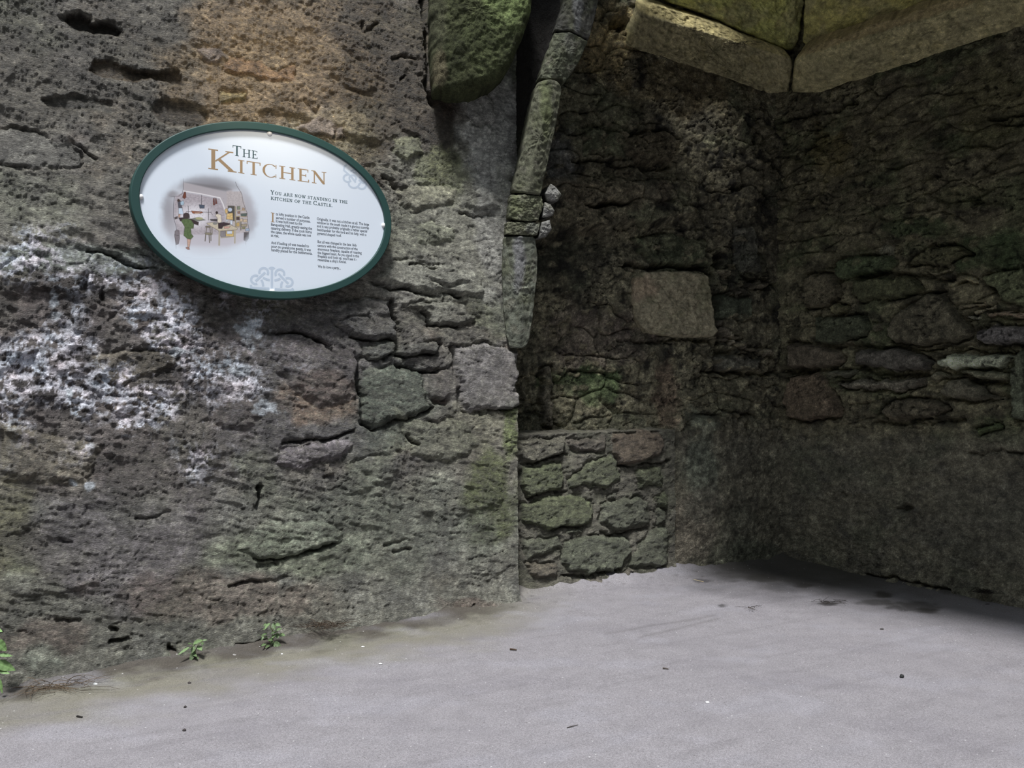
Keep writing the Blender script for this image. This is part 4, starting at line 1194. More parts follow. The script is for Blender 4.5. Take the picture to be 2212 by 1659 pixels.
# title: THE over KITCHEN, small capitals
ink = Ink(PO + 0.0002)
s0, z0 = at_px(448, 364.5)
s1 = at_px(707, 400)[0]
zK = z0
hK = at_px(450, 320)[1] - at_px(449, 364)[1]
hI = at_px(690, 370)[1] - at_px(689, 397)[1]
serif_run(ink, caps('Kitchen', hK, hI * 1.0), s0, zK, s1, 0.07)
ink.build('title_lettering', M_GOLD)['label'] = 'gold KITCHEN title lettering'
ink = Ink(PO + 0.0003)
s0, z0 = at_px(502, 335.5)
s1 = at_px(557, 342)[0]
hT = at_px(512, 315)[1] - at_px(512, 337)[1]
serif_run(ink, caps('The', hT, hT * 0.78), s0, z0, s1, 0.08)
ink.build('title_lettering', M_INK)['label'] = 'dark green THE above the title'
ink = Ink(PO + 0.0002)
hY = at_px(590, 411)[1] - at_px(590, 419.5)[1]
for txt, a, b_, c_ in (('You are now standing in the', 584.5, 419.3, 750.5), ('kitchen of the Castle.', 585, 431.2, 718.5)):
    s0, z0 = at_px(a, b_)
    serif_run(ink, caps(txt, hY, hY * 0.76), s0, z0, at_px(c_, b_ + 20)[0], 0.16, 0.5, 0.03)
ink.build('heading_lettering', M_INK)
ink = Ink(PO + 0.0002)
s0, z0 = at_px(584.5, 479.5)
serif_run(ink, [('I', at_px(590, 459.5)[1] - at_px(590, 480)[1])], s0, z0, at_px(593.8, 480)[0])
ink.build('drop_capital', M_GOLD)['label'] = 'gold drop capital I'

PARAS = [
    [("ts lofty position in the Castle", 205, 512, 778), ("served a number of purposes.", 205, 576, 795), ("It was built next to the", 203, 634, 652), ("Banqueting Hall, greatly easing the", 120, 690, 823), ("catering delivery. If the cook burns", 120, 753, 818), ("the cakes, the whole castle was not", 120, 815, 803), ("at risk.", 120, 878, 258)],
    [("And if boiling oil was needed to", 125, 1003, 768), ("pour on unwelcome guests, it was", 125, 1066, 800), ("handily placed for the battlements.", 125, 1126, 828)],
    [("Originally, it was not a kitchen at all. The large", 905, 595, 1795), ("window to the south made it a glorious suntrap", 905, 657, 1795), ("and it was probably originally a rather special", 907, 717, 1762), ("bedchamber for the lord and his lady, with a", 910, 780, 1748), ("pyramid shaped roof.", 910, 843, 1322)],
    [("But all was changed in the late 16th", 915, 985, 1580), ("century with the construction of the", 915, 1048, 1600), ("enormous fireplace, capable of roasting", 917, 1110, 1668), ("the biggest beast. As you stand in this", 917, 1172, 1625), ("fireplace and look up, you'll see it -", 918, 1232, 1588), ("resembles a ship's funnel.", 918, 1293, 1408)],
    [("We do love a party...", 920, 1408, 1310)],
]
size = (at_px(650, 480)[1] - at_px(650, 488)[1]) * 1.08
tmp = []
for pi, para in enumerate(PARAS):
    for txt, a, b_, c_ in para:
        cu = bpy.data.curves.new('t', 'FONT')
        cu.body = txt
        cu.size = size
        cu.offset = size * 0.018
        cu.resolution_u = 2
        ob = bpy.data.objects.new('t', cu)
        COLL.objects.link(ob)
        tmp.append((pi, ob, 570 + a / 7.9, 400 + b_ / 7.9, 570 + c_ / 7.9))
bpy.context.view_layer.update()
dg = bpy.context.evaluated_depsgraph_get()
acc = {}
for pi, ob, x0, y0, x1 in tmp:
    me = bpy.data.meshes.new_from_object(ob.evaluated_get(dg))
    v = np.empty(len(me.vertices) * 3, np.float32)
    me.vertices.foreach_get('co', v)
    v = v.reshape(-1, 3)
    s0, z0 = at_px(x0, y0)
    s1 = at_px(x1, y0 + 8)[0]
    kx = (s1 - s0) / max(v[:, 0].max(), 1e-6)
    V, Fc = acc.setdefault(pi, ([], []))
    i0 = len(V)
    V += list(LEFT.w(s0 + v[:, 0] * kx, z0 + v[:, 1], PO + 0.0002))
    Fc += [[i0 + q for q in p.vertices] for p in me.polygons]
    bpy.data.meshes.remove(me)
for pi, ob, *_ in tmp:
    cu = ob.data
    bpy.data.objects.remove(ob)
    bpy.data.curves.remove(cu)
for pi, (V, Fc) in acc.items():
    put('paragraph_lettering', py_mesh('paragraph_lettering', V, Fc), M_TXT, panel)


# knot motifs
def ribbon(ink, pts, w_, closed=False):
    P = np.array([at_px(*p) for p in pts])
    T = np.gradient(P, axis=0)
    T /= np.linalg.norm(T, axis=1)[:, None] + 1e-9
    Nn = np.stack([-T[:, 1], T[:, 0]], 1) * w_ / 2
    for k in range(len(P) - 1):
        ink.poly([P[k] + Nn[k], P[k] - Nn[k], P[k + 1] - Nn[k + 1], P[k + 1] + Nn[k + 1]])


def arcpx(cx, cy, rx, ry, a0, a1, n=20):
    return [(cx + rx * math.cos(math.radians(a0 + (a1 - a0) * k / n)), cy + ry * math.sin(math.radians(a0 + (a1 - a0) * k / n))) for k in range(n + 1)]


pxm = (at_px(590, 600)[1] - at_px(590, 601)[1])
Zb = lambda pts: [(500 + a / 11.06, 560 + b_ / 11.06) for a, b_ in pts]
ink = Ink(PO + 0.0002)
KW = 5.0 * pxm
ribbon(ink, Zb([(968, 235), (966, 480), (966, 700)]), KW * 1.05)
ribbon(ink, Zb(arcpx(966, 245, 62, 40, 190, 350, 10)), KW)
ribbon(ink, Zb(arcpx(770, 315, 105, 105, 160, 395)), KW)
ribbon(ink, Zb([(805, 315), (690, 420), (575, 525)]), KW)
ribbon(ink, Zb(arcpx(580, 490, 110, 100, 300, 70)), KW)
ribbon(ink, Zb([(755, 440), (830, 480), (915, 500)]), KW)
ribbon(ink, Zb([(715, 490), (745, 560), (760, 650)]), KW)
ribbon(ink, Zb(arcpx(1155, 350, 105, 105, 150, 385)), KW)
ribbon(ink, Zb([(1120, 340), (1240, 470), (1360, 585)]), KW)
ribbon(ink, Zb(arcpx(1350, 550, 110, 100, 240, 480)), KW)
ribbon(ink, Zb([(1025, 510), (1100, 490), (1170, 465)]), KW)
ribbon(ink, Zb([(1215, 530), (1190, 600), (1185, 680)]), KW)
ribbon(ink, Zb([(490, 680), (700, 695), (910, 705)]), KW)
ribbon(ink, Zb([(1035, 712), (1230, 730), (1440, 745)]), KW)
ribbon(ink, Zb([(465, 610), (466, 660), (462, 705)]), KW)
ribbon(ink, Zb([(1445, 690), (1475, 740), (1465, 805)]), KW)
ink.build('knot_emblem', M_KNOT)
Zc = lambda pts: [(420 + a / 5.267, 290 + b_ / 5.267) for a, b_ in pts]
ink = Ink(PO + 0.0002)
ribbon(ink, Zc([(1735, 345), (1705, 370), (1700, 410), (1735, 440), (1790, 490), (1835, 550)]), KW * .9)
ribbon(ink, Zc(arcpx(1745, 500, 48, 42, 40, 270)), KW * .9)
ribbon(ink, Zc([(1775, 420), (1830, 400), (1840, 440), (1800, 430)]), KW * .8)
ribbon(ink, Zc(arcpx(1815, 560, 60, 50, 0, 200)), KW * .9)
ribbon(ink, Zc(arcpx(1800, 500, 38, 34, 140, 420)), KW * .8)
ribbon(ink, Zc(arcpx(1905, 575, 48, 48, -70, 150)), KW * .9)
ribbon(ink, Zc([(1875, 570), (1910, 530), (1890, 500), (1875, 490)]), KW * .8)
ribbon(ink, Zc([(1870, 520), (1900, 545), (1935, 560)]), KW * .8)
ink.build('knot_emblem', M_KNOT)

# the printed picture: a kitchen with a hearth, cooks at work and a table
gxp, gyp = np.meshgrid(np.arange(341, 580, 0.55), np.arange(371, 560, 0.55))
zx, zy = (gxp - 340) * 8.733, (gyp - 370) * 8.733          # picture coordinates
PC = np.zeros(zx.shape + (3,)); PC[:] = lin(PANEL)
n1 = fbm(zx / 160, zy / 160, 4, 701)
n2 = fbm(zx / 40, zy / 30, 3, 702)


def ppoly(pts, col, a=1.0, soft=6.0, tex=0.0):
    global PC
    P_ = np.asarray(pts, float)
    k = (zx > P_[:, 0].min() - soft * 2) & (zx < P_[:, 0].max() + soft * 2) & (zy > P_[:, 1].min() - soft * 2) & (zy < P_[:, 1].max() + soft * 2)
    d = poly_sd(zx[k], zy[k], P_)
    q = (a * sstep(-soft, soft, d))[:, None]
    PC[k] = PC[k] * (1 - q) + (lin(col) * (1 + (tex + (0.22 if soft <= 6 else 0)) * n2[k])[:, None]) * q
    if soft <= 6:
        e_ = (0.6 * np.exp(-(d / 5.0) ** 2))[:, None]
        PC[k] = PC[k] * (1 - e_) + lin((66, 58, 58)) * e_


def pline(pts, col, wd=7, a=1.0):
    global PC
    P_ = np.asarray(pts, float)
    k = (zx > P_[:, 0].min() - 30) & (zx < P_[:, 0].max() + 30) & (zy > P_[:, 1].min() - 30) & (zy < P_[:, 1].max() + 30)
    d = line_d(zx[k], zy[k], pts)
    q = (a * sstep(wd, wd * 0.3, d))[:, None]
    PC[k] = PC[k] * (1 - q) + lin(col) * q


def pell(cx, cy, rx, ry, col, a=1.0, soft=0.15):
    global PC
    r = np.hypot((zx - cx) / rx, (zy - cy) / ry)
    q = (a * sstep(1 + soft, 1 - soft, r))[..., None]
    PC = PC * (1 - q) + lin(col) * q


pell(960, 830, 860, 640, (190, 184, 190), 0.75, 0.45)
pell(940, 240, 560, 150, (104, 100, 104), 0.65, 0.7)
pell(170, 660, 150, 320, (120, 116, 122), 0.6, 0.8)
pell(250, 1020, 110, 260, (150, 146, 152), 0.5, 0.8)
pell(270, 430, 130, 60, (140, 136, 140), 0.7, 0.6)
pell(1800, 980, 170, 360, (146, 142, 148), 0.55, 0.8)
pell(1660, 560, 120, 260, (160, 156, 162), 0.5, 0.8)
pell(1040, 300, 420, 70, (110, 107, 110), 0.4, 0.8)
ppoly([(490, 205), (1290, 380), (1420, 340), (1320, 620), (1280, 700), (1180, 500), (490, 370)], (176, 170, 174), 0.9, 20)
ppoly([(500, 200), (1290, 300), (1400, 340), (1290, 378)], (120, 117, 120), 0.7, 25)
ppoly([(330, 480), (490, 390), (1180, 520), (1270, 740), (1290, 1200), (400, 1200), (350, 1000), (310, 800)], (170, 162, 168), 0.95, 16, 0.35)
pell(700, 850, 290, 200, (232, 230, 236), 0.8, 0.6)
ppoly([(1300, 380), (1580, 380), (1700, 800), (1720, 1150), (1290, 1200), (1280, 700), (1320, 520)], (182, 174, 174), 0.9, 14, 0.25)
ppoly([(350, 1200), (1700, 1150), (1690, 1330), (1300, 1420), (420, 1400)], (190, 184, 192), 0.6, 50)
for k in range(170):
    a, b_ = random.uniform(520, 1260), random.uniform(480, 1120)
    pline([(a, b_), (a + random.uniform(-14, 14), b_ + random.uniform(2, 16))], (104, 98, 104), 4, 0.6)
for k in range(24):
    a, b_ = random.uniform(1330, 1560), random.uniform(420, 640)
    pline([(a, b_), (a + random.uniform(-14, 14), b_ + random.uniform(2, 16))], (124, 116, 120), 4, 0.6)
pline([(490, 370), (800, 420), (1180, 500), (1240, 620), (1270, 730)], (226, 222, 224), 14)
pline([(487, 135), (487, 330), (470, 420), (400, 468), (250, 475)], (76, 70, 76), 5, 0.9)
pline([(320, 480), (305, 620), (300, 860), (350, 1030), (360, 1090), (325, 1200), (345, 1330), (355, 1470)], (86, 80, 86), 7, 0.9)
pline([(1470, 200), (1500, 280), (1590, 420), (1620, 600), (1690, 780), (1710, 1000), (1730, 1100)], (86, 80, 86), 6, 0.9)
pline([(1730, 1100), (1710, 1250), (1665, 1340), (1690, 1530), (1665, 1590)], (86, 80, 86), 7, 0.9)
ppoly([(505, 390), (535, 390), (545, 490), (510, 520), (470, 490)], (112, 66, 52))
ppoly([(1055, 510), (1075, 500), (1085, 640), (1045, 640)], (112, 62, 56))
ppoly([(1095, 505), (1110, 505), (1128, 610), (1090, 620)], (112, 66, 60))
ppoly([(1040, 580), (1050, 580), (1050, 650), (1038, 650)], (230, 226, 226))
pline([(835, 450), (833, 630)], (70, 68, 74), 7)
ppoly([(785, 628), (890, 640), (885, 700), (800, 700)], (78, 88, 104))
pline([(583, 655), (585, 830)], (70, 66, 70), 7)
pline([(962, 705), (962, 920)], (70, 66, 70), 8)
pline([(545, 755), (700, 765), (1010, 775)], (90, 84, 86), 7)
ppoly([(640, 745), (680, 750), (840, 760), (860, 780), (800, 800), (690, 800), (660, 790)], (150, 92, 66))
ppoly([(700, 780), (820, 775), (790, 800), (700, 805)], (216, 190, 172), 0.8)
pline([(1010, 775), (1040, 825)], (90, 84, 86), 6)
ppoly([(600, 900), (780, 860), (920, 920), (780, 945), (640, 925)], (104, 108, 96), 0.9, 10, 0.5)
pell(790, 890, 70, 25, (176, 176, 130), 0.8)
ppoly([(380, 540), (430, 545), (445, 600), (470, 690), (400, 700), (385, 600)], (88, 88, 98))
ppoly([(430, 580), (490, 550), (505, 600), (490, 640), (440, 640)], (168, 190, 206))
ppoly([(400, 695), (470, 695), (490, 810), (400, 810)], (196, 212, 228))
pell(398, 550, 26, 26, (70, 56, 50))
ppoly([(400, 810), (430, 810), (425, 870), (395, 870)], (196, 160, 140))
ppoly([(320, 870), (380, 850), (380, 890), (330, 905)], (84, 76, 76))
ppoly([(400, 880), (500, 870), (640, 900), (780, 960), (770, 1020), (680, 990), (430, 940)], (62, 52, 54))
pell(545, 840, 62, 62, (72, 60, 60))
ppoly([(500, 800), (600, 810), (610, 880), (490, 880)], (70, 60, 60))
ppoly([(470, 900), (560, 890), (640, 920), (690, 1000), (680, 1080), (630, 1080), (640, 1180), (680, 1230), (630, 1285), (560, 1270), (495, 1210), (515, 1050), (450, 940)], (92, 110, 74), 1, 5, 0.25)
pline([(580, 1050), (570, 1180), (600, 1270)], (70, 86, 58), 6, 0.7)
ppoly([(560, 1275), (630, 1285), (605, 1430), (570, 1440), (565, 1340)], (196, 164, 148))
ppoly([(540, 1430), (600, 1440), (610, 1475), (575, 1480), (535, 1450)], (160, 122, 110))
ppoly([(1090, 830), (1130, 800), (1200, 820), (1215, 950), (1180, 980), (1130, 960), (1130, 880)], (216, 206, 190))
pell(1120, 780, 24, 28, (60, 50, 50))
ppoly([(990, 905), (1130, 900), (1130, 945), (1010, 930)], (72, 70, 74))
ppoly([(1330, 650), (1455, 655), (1455, 940), (1340, 900)], (84, 82, 76))
pline([(1470, 670), (1475, 1050)], (150, 140, 110), 14)
ppoly([(1270, 720), (1320, 700), (1330, 770), (1290, 810)], (206, 176, 120))
ppoly([(1310, 800), (1420, 780), (1430, 920), (1300, 900)], (208, 180, 126), 1, 5, 0.2)
pell(1370, 725, 38, 36, (186, 196, 214))
ppoly([(1300, 910), (1330, 910), (1320, 960), (1295, 950)], (214, 222, 232))
ppoly([(1370, 930), (1420, 920), (1415, 1020), (1370, 990)], (206, 214, 224))
for q, c_ in (([(1505, 660), (1560, 660), (1560, 720), (1505, 720)], (122, 132, 112)), ([(1510, 760), (1560, 750), (1560, 800), (1515, 800)], (140, 112, 96)), ([(1490, 860), (1550, 855), (1550, 920), (1490, 920)], (74, 56, 50)), ([(1570, 800), (1690, 790), (1680, 850), (1580, 850)], (84, 98, 92)), ([(1560, 900), (1610, 890), (1610, 940), (1555, 945)], (206, 186, 158)), ([(1620, 910), (1690, 905), (1690, 950), (1620, 955)], (204, 184, 156)), ([(1490, 970), (1550, 960), (1550, 1040), (1490, 1040)], (186, 160, 104)), ([(1570, 1000), (1690, 990), (1690, 1040), (1580, 1040)], (160, 150, 128)), ([(1600, 690), (1640, 690), (1650, 730), (1600, 730)], (176, 150, 122)), ([(1600, 1050), (1660, 1050), (1650, 1090), (1600, 1090)], (130, 130, 96))):
    ppoly(q, c_, 0.95, 5)
pline([(1490, 735), (1660, 740)], (176, 160, 124), 7)
pline([(1490, 850), (1690, 860)], (176, 160, 124), 6)
pline([(1490, 945), (1700, 955)], (176, 160, 124), 6)
pline([(1490, 1050), (1600, 1080)], (176, 160, 124), 7)
pline([(1575, 960), (1575, 1110)], (92, 88, 74), 12)
ppoly([(905, 1040), (930, 1030), (1000, 1040), (1000, 1065), (910, 1060)], (122, 116, 100))
pline([(930, 1060), (915, 1170)], (112, 106, 94), 12)
pline([(990, 1060), (1000, 1170)], (112, 106, 94), 12)
ppoly([(890, 1165), (960, 1155), (1030, 1175), (1010, 1205), (910, 1195)], (140, 134, 116))
pline([(910, 1195), (900, 1315)], (100, 94, 84), 13)
pline([(975, 1200), (985, 1345)], (100, 94, 84), 13)
pline([(1010, 1190), (1010, 1310)], (100, 94, 84), 12)
pline([(1030, 1030), (1030, 1190)], (126, 120, 104), 14)
ppoly([(1150, 1130), (1290, 1110), (1290, 1230), (1200, 1240)], (120, 116, 116), 0.8)
ppoly([(1290, 1130), (1440, 1120), (1440, 1230), (1290, 1225)], (206, 180, 120))
ppoly([(1310, 1130), (1410, 1125), (1410, 1180), (1310, 1180)], (206, 214, 226))
ppoly([(935, 975), (1060, 960), (1200, 980), (1400, 1020), (1510, 1070), (1505, 1105), (1180, 1130), (1150, 1120), (940, 1000)], (196, 186, 166))
pline([(940, 995), (1165, 1125), (1505, 1100)], (150, 140, 122), 7)
ppoly([(1145, 980), (1250, 960), (1370, 985), (1360, 1010), (1240, 1040), (1215, 1085), (1150, 1080)], (66, 54, 58))
ppoly([(1260, 1045), (1380, 1040), (1350, 1070), (1260, 1080)], (206, 160, 148))
pell(1090, 985, 46, 24, (132, 132, 128))
pline([(1170, 1130), (1165, 1390)], (170, 162, 144), 24)
pline([(1465, 1115), (1460, 1350)], (176, 168, 150), 20)
pline([(1200, 1255), (1440, 1230)], (160, 152, 136), 13)
ppoly([(330, 1130), (370, 1100), (410, 1120), (420, 1260), (400, 1370), (350, 1390), (325, 1230)], (120, 112, 116), 0.9)
pline([(330, 1200), (415, 1215)], (80, 74, 78), 5)
ppoly([(1635, 1150), (1720, 1150), (1725, 1260), (1680, 1330), (1630, 1300)], (96, 92, 94))
ppoly([(1670, 1080), (1720, 1070), (1740, 1120), (1660, 1130)], (160, 178, 200), 0.9)
# fade the picture's border into the white panel
fd = sstep(1.02, 0.82, np.maximum(np.hypot((zx - 960) / 1000, (zy - 830) / 860), np.maximum(np.abs(zx - 1040) / 1050, np.abs(zy - 830) / 850)) + 0.05 * n1)[..., None]
PC = PC * fd + lin(PANEL) * (1 - fd)
sa, za = LEFT.hit(gxp, gyp, PO)
inside = np.hypot((sa - CS) / (RA - rw), (za - CZ) / (RB - rw)) < 1
sa = np.where(inside, sa, sa)
Q = grid_quads(*gxp.shape)
keep = (inside & (fd[..., 0] > 0.004)).ravel()[Q].all(1)
put('kitchen_picture', np_mesh('kitchen_picture', LEFT.w(sa, za, PO + 0.0001), Q[keep], PC.reshape(-1, 3)), M_PRINT, panel)


# ------------------------------------------------------------------ plants at the foot of the wall
def leaf_mesh(base, tip, width, nrm, fold, col, curl):
    base, tip, nrm = np.array(base), np.array(tip), np.array(nrm)
    d = tip - base
    ln = np.linalg.norm(d)
    d /= ln
    side = np.cross(d, nrm); side /= np.linalg.norm(side)
    up = np.cross(side, d)
    nu, nv = 15, 9
    u = np.linspace(0, 1, nu)[:, None]
    v = np.linspace(-1, 1, nv)[None]
    wd = width / 2 * np.sin(np.pi * np.clip(u, 0, 1) ** 0.8) ** 0.85 * (1 - 0.25 * u)
    V = base + d * (u * ln)[..., None] + side * (v * wd)[..., None] + up * (fold * np.abs(v) * wd - curl * u ** 2 * ln + 0.04 * width * np.sin(u * 22) * np.abs(v))[..., None]
    c = np.zeros(V.shape); c[:] = lin(col)
    c *= (1 + 0.35 * np.exp(-(v / 0.1) ** 2) + 0.12 * np.sin(u * 40 + 3 * np.abs(v)))[..., None]
    return np_mesh('leaf', V, grid_quads(nu, nv), c.reshape(-1, 3))


def tube(pts, r, col, sides=5, taper=0.5):
    pts = np.asarray(pts, float)
    T = np.gradient(pts, axis=0)
    T /= np.linalg.norm(T, axis=1)[:, None] + 1e-9
    ref = np.array([0.31, 0.2, 0.93])
    A_ = np.cross(T, ref); A_ /= np.linalg.norm(A_, axis=1)[:, None] + 1e-9
    B_ = np.cross(T, A_)
    rr_ = r * (1 - (1 - taper) * np.linspace(0, 1, len(pts)))[:, None, None]
    a = np.linspace(0, 2 * np.pi, sides, endpoint=False)
    V = pts[:, None] + rr_ * (A_[:, None] * np.cos(a)[None, :, None] + B_[:, None] * np.sin(a)[None, :, None])
    return V.reshape(-1, 3), grid_quads(len(pts), sides, True), np.tile(lin(col), (len(pts) * sides, 1))


def tubes_mesh(name, items):
    Vs, Qs, Cs, k = [], [], [], 0
    for V, Q_, c in items:
        Vs.append(V); Qs.append(Q_ + k); Cs.append(c); k += len(V)
    return np_mesh(name, np.concatenate(Vs), np.concatenate(Qs), np.concatenate(Cs))


def plant(name, label, leaves, stems, root, z2p, hue, off0):
    r = random.Random(len(leaves))
    rx, ry = z2p(root)
    base = LEFT.at(rx, ry, off0 - 0.01)
    e_ = empty(name, (base[0], base[1], 0.0))
    tag(e_, label, 'plant', 'weeds at the foot of the left wall')
    it = []
    for st_ in stems:
        q = [z2p(p) for p in st_]
        it.append(tube([LEFT.at(x, y, off0 - 0.012) for x, y in q], 0.0022, (92, 106, 62), 6, 0.6))
    put('stem', tubes_mesh('stem', it), M_LEAF, e_)
    for (b0, t0, wpx) in leaves:
        bx, by = z2p(b0); tx, ty = z2p(t0)
        o1 = off0 + r.uniform(-0.01, 0.01)
        B0, T0 = LEFT.at(bx, by, o1), LEFT.at(tx, ty, o1 + r.uniform(0.005, 0.045))
        sc_ = np.linalg.norm(LEFT.at(tx, ty, o1) - LEFT.at(bx, by, o1)) / max(math.hypot(tx - bx, ty - by), 1e-3)
        k = r.uniform(0.72, 0.98)
        nn_ = np.array([r.uniform(-.2, .5) - 0.1, -0.75, 0.55 + r.uniform(-.1, .3)])
        put('leaf', leaf_mesh(B0, T0, wpx * sc_, nn_, 0.18, [c * k for c in hue], 0.08), M_LEAF, e_)


zA = lambda p: (360 + p[0] / 7.373, 1320 + p[1] / 7.373)
zB = lambda p: (p[0] / 4.809, 1330 + p[1] / 4.809)
J = 7.373
plant('small_weed', 'small weed with long pointed leaves growing beside a dark hole at the wall foot',
      [((360, 575), (175, 690), 60 / J), ((440, 560), (400, 670), 82 / J), ((450, 635), (365, 805), 98 / J), ((425, 515), (570, 455), 92 / J), ((575, 470), (645, 455), 42 / J), ((570, 490), (570, 548), 48 / J), ((400, 520), (342, 515), 52 / J), ((500, 560), (558, 622), 80 / J), ((470, 735), (512, 765), 44 / J), ((430, 690), (480, 720), 52 / J), ((470, 530), (410, 545), 34 / J)],
      [[(470, 760), (455, 640), (430, 540), (410, 520)], [(455, 640), (500, 540), (575, 470)], [(440, 590), (360, 575)]], (470, 760), zA, (106, 130, 88), 0.085)
plant('small_weed', 'bushy weed with many small round leaves at the wall foot, right of a dark crack',
      [((1640, 190), (1555, 285), 74 / J), ((1690, 195), (1725, 302), 78 / J), ((1720, 195), (1712, 140), 66 / J), ((1735, 205), (1815, 228), 62 / J), ((1740, 305), (1832, 272), 52 / J), ((1600, 350), (1510, 388), 48 / J), ((1540, 400), (1495, 472), 58 / J), ((1500, 375), (1440, 380), 38 / J), ((1735, 335), (1645, 358), 44 / J), ((1735, 365), (1672, 428), 60 / J), ((1765, 358), (1762, 440), 70 / J), ((1800, 372), (1884, 388), 66 / J), ((1700, 440), (1618, 465), 58 / J), ((1690, 470), (1660, 528), 64 / J), ((1580, 520), (1512, 548), 52 / J), ((1640, 540), (1572, 580), 52 / J), ((1560, 575), (1508, 612), 48 / J), ((1690, 510), (1832, 560), 100 / J), ((1680, 530), (1782, 622), 96 / J), ((1600, 400), (1560, 425), 34 / J), ((1590, 200), (1540, 235), 44 / J), ((1560, 280), (1535, 300), 34 / J), ((1770, 330), (1700, 320), 34 / J)],
      [[(1660, 610), (1665, 480), (1690, 330), (1700, 200)], [(1665, 480), (1760, 350), (1800, 370)], [(1662, 520), (1590, 420), (1500, 380)], [(1690, 330), (1650, 250), (1640, 190)], [(1665, 560), (1580, 560)]], (1660, 615), zA, (108, 132, 90), 0.085)
J = 4.809
plant('broadleaf_weed', 'tall broad-leaved weed cut by the left edge of the picture',
      [((-60, 250), (68, 370), 120 / J), ((-20, 405), (137, 415), 56 / J), ((-60, 480), (166, 566), 120 / J), ((-40, 140), (24, 165), 46 / J), ((-14, 640), (18, 815), 56 / J), ((-20, 570), (104, 600), 50 / J), ((-80, 200), (-140, 320), 90 / J)],
      [[(-40, 850), (-38, 600), (-30, 400), (-45, 130)]], (-40, 850), zB, (122, 156, 98), 0.12)

# ------------------------------------------------------------------ dry grass, twigs and small debris
def strands(name, label, cat, cpx, cpy, nst, spread, rise, col, seed, plane=None, off=0.05, rad=0.0012, kind=None):
    r = random.Random(seed)
    b0 = floor_pt(cpx, cpy, 0.01) if plane is None else plane.at(float(cpx), float(cpy), off)
    it = []
    for k in range(nst):
        p = b0 + np.array([r.gauss(0, spread * .3), r.gauss(0, spread * .15), 0])
        d = np.array([r.gauss(0, 1), r.gauss(-.2, .5), r.uniform(.0, 1) * rise])
        d = d / np.linalg.norm(d) * r.uniform(.4, 1) * spread
        q = [p + d * t + np.array([r.gauss(0, .003), r.gauss(0, .003), -0.9 * d[2] * t * t + .002]) for t in np.linspace(0, 1, 7)]
        if plane is None:
            q = [np.array([a[0], a[1], max(a[2], 0.012)]) for a in q]
        kk = r.uniform(.6, 1.2)
        it.append(tube(q, rad, [c * kk for c in col], 4, .5))
    o_ = put(name, tubes_mesh(name, it), M_BIT)
    tag(o_, label, cat, None, kind)


strands('dry_root_tuft', 'dark tuft of dead roots at the wall foot, right of the bushy weed', 'dead grass', 702, 1354, 90, 0.15, 1.2, (70, 60, 50), 1, LEFT, 0.09)
strands('dry_grass_tuft', 'dead grass clump in the foot of the right wall', 'dead grass', 2128, 1280, 80, 0.11, 1.4, (46, 42, 36), 2, RIGHT, 0.10)
strands('root_litter', 'litter of thin roots and stalks beside the left-edge weed', 'litter', 120, 1480, 80, 0.20, .3, (92, 80, 66), 3)
strands('dry_twigs', 'thin dead twigs caught on the roof slab left of the corner', 'twigs', 1600, 92, 26, 0.16, -1.0, (40, 38, 30), 4, SL, 0.05, 0.0012)
strands('dry_twigs', 'little heap of dark stalks on the floor near the dim corner', 'twigs', 1625, 1312, 10, 0.09, .3, (56, 48, 42), 5)
strands('dry_twigs', 'larger dark heap of stalks on the shaded floor before the right wall', 'twigs', 1785, 1300, 16, 0.12, .3, (44, 38, 34), 6)


def stick(label, name, p0, p1, col, r_=0.003):
    a, b_ = floor_pt(*p0, r_ * 0.8), floor_pt(*p1, r_ * 0.8)
    q = [a + (b_ - a) * t + np.array([0, 0, .001 * math.sin(t * 3)]) for t in np.linspace(0, 1, 6)]
    tag(put(name, tubes_mesh(name, [tube(q, r_, col, 6, .6)]), M_BIT), label, 'twig')


stick('pale straw lying by the foot of the back wall', 'straw', (1492, 1251), (1520, 1257), (190, 176, 140), 0.003)
stick('short black twig on the bright floor at lower left', 'twig', (166, 1547), (178, 1549), (40, 38, 36), 0.004)
stick('bent brown stick in the litter by the left-edge weed', 'twig', (150, 1468), (168, 1478), (104, 92, 78), 0.003)
stick('straight pale stalk lying across the litter at left', 'straw', (148, 1480), (172, 1468), (150, 138, 116), 0.002)
stick('brown twig on the floor below the mid wall', 'twig', (1102, 1402), (1116, 1404), (70, 58, 48), 0.005)
stick('small dark twig in the middle of the floor', 'twig', (1432, 1443), (1444, 1445), (84, 78, 74), 0.004)
stick('thin dark stalk low in the middle of the floor', 'twig', (1225, 1572), (1248, 1566), (70, 66, 64), 0.002)
stick('tan wood chip in the litter at left', 'wood_chip', (74, 1487), (88, 1486), (176, 158, 122), 0.005)
stick('narrow tan bark sliver in the litter beside a white chip', 'wood_chip', (104, 1484), (115, 1482), (170, 150, 112), 0.004)


def pebble(label, name, px_, py_, rx, ry, rz, col, seed, cat='pebble', grp=None):
    p = floor_pt(px_, py_, rz * .5)
    th_ = np.linspace(0, np.pi, 10)[:, None]
    ph_ = np.linspace(0, 2 * np.pi, 16, endpoint=False)[None]
    k = 1 + 0.5 * fbm(np.sin(th_) * np.cos(ph_) * 2 + seed, np.sin(th_) * np.sin(ph_) * 2 + np.cos(th_) * 1.7, 3, seed)
    V = np.stack([rx * k * np.sin(th_) * np.cos(ph_), ry * k * np.sin(th_) * np.sin(ph_), rz * k * np.cos(th_) + 0 * ph_], -1) + p
    V[..., 2] = np.maximum(V[..., 2], 0.0)
    tag(put(name, np_mesh(name, V, grid_quads(10, 16, True), np.tile(lin(col), (160, 1))), M_BIT), label, cat, grp)


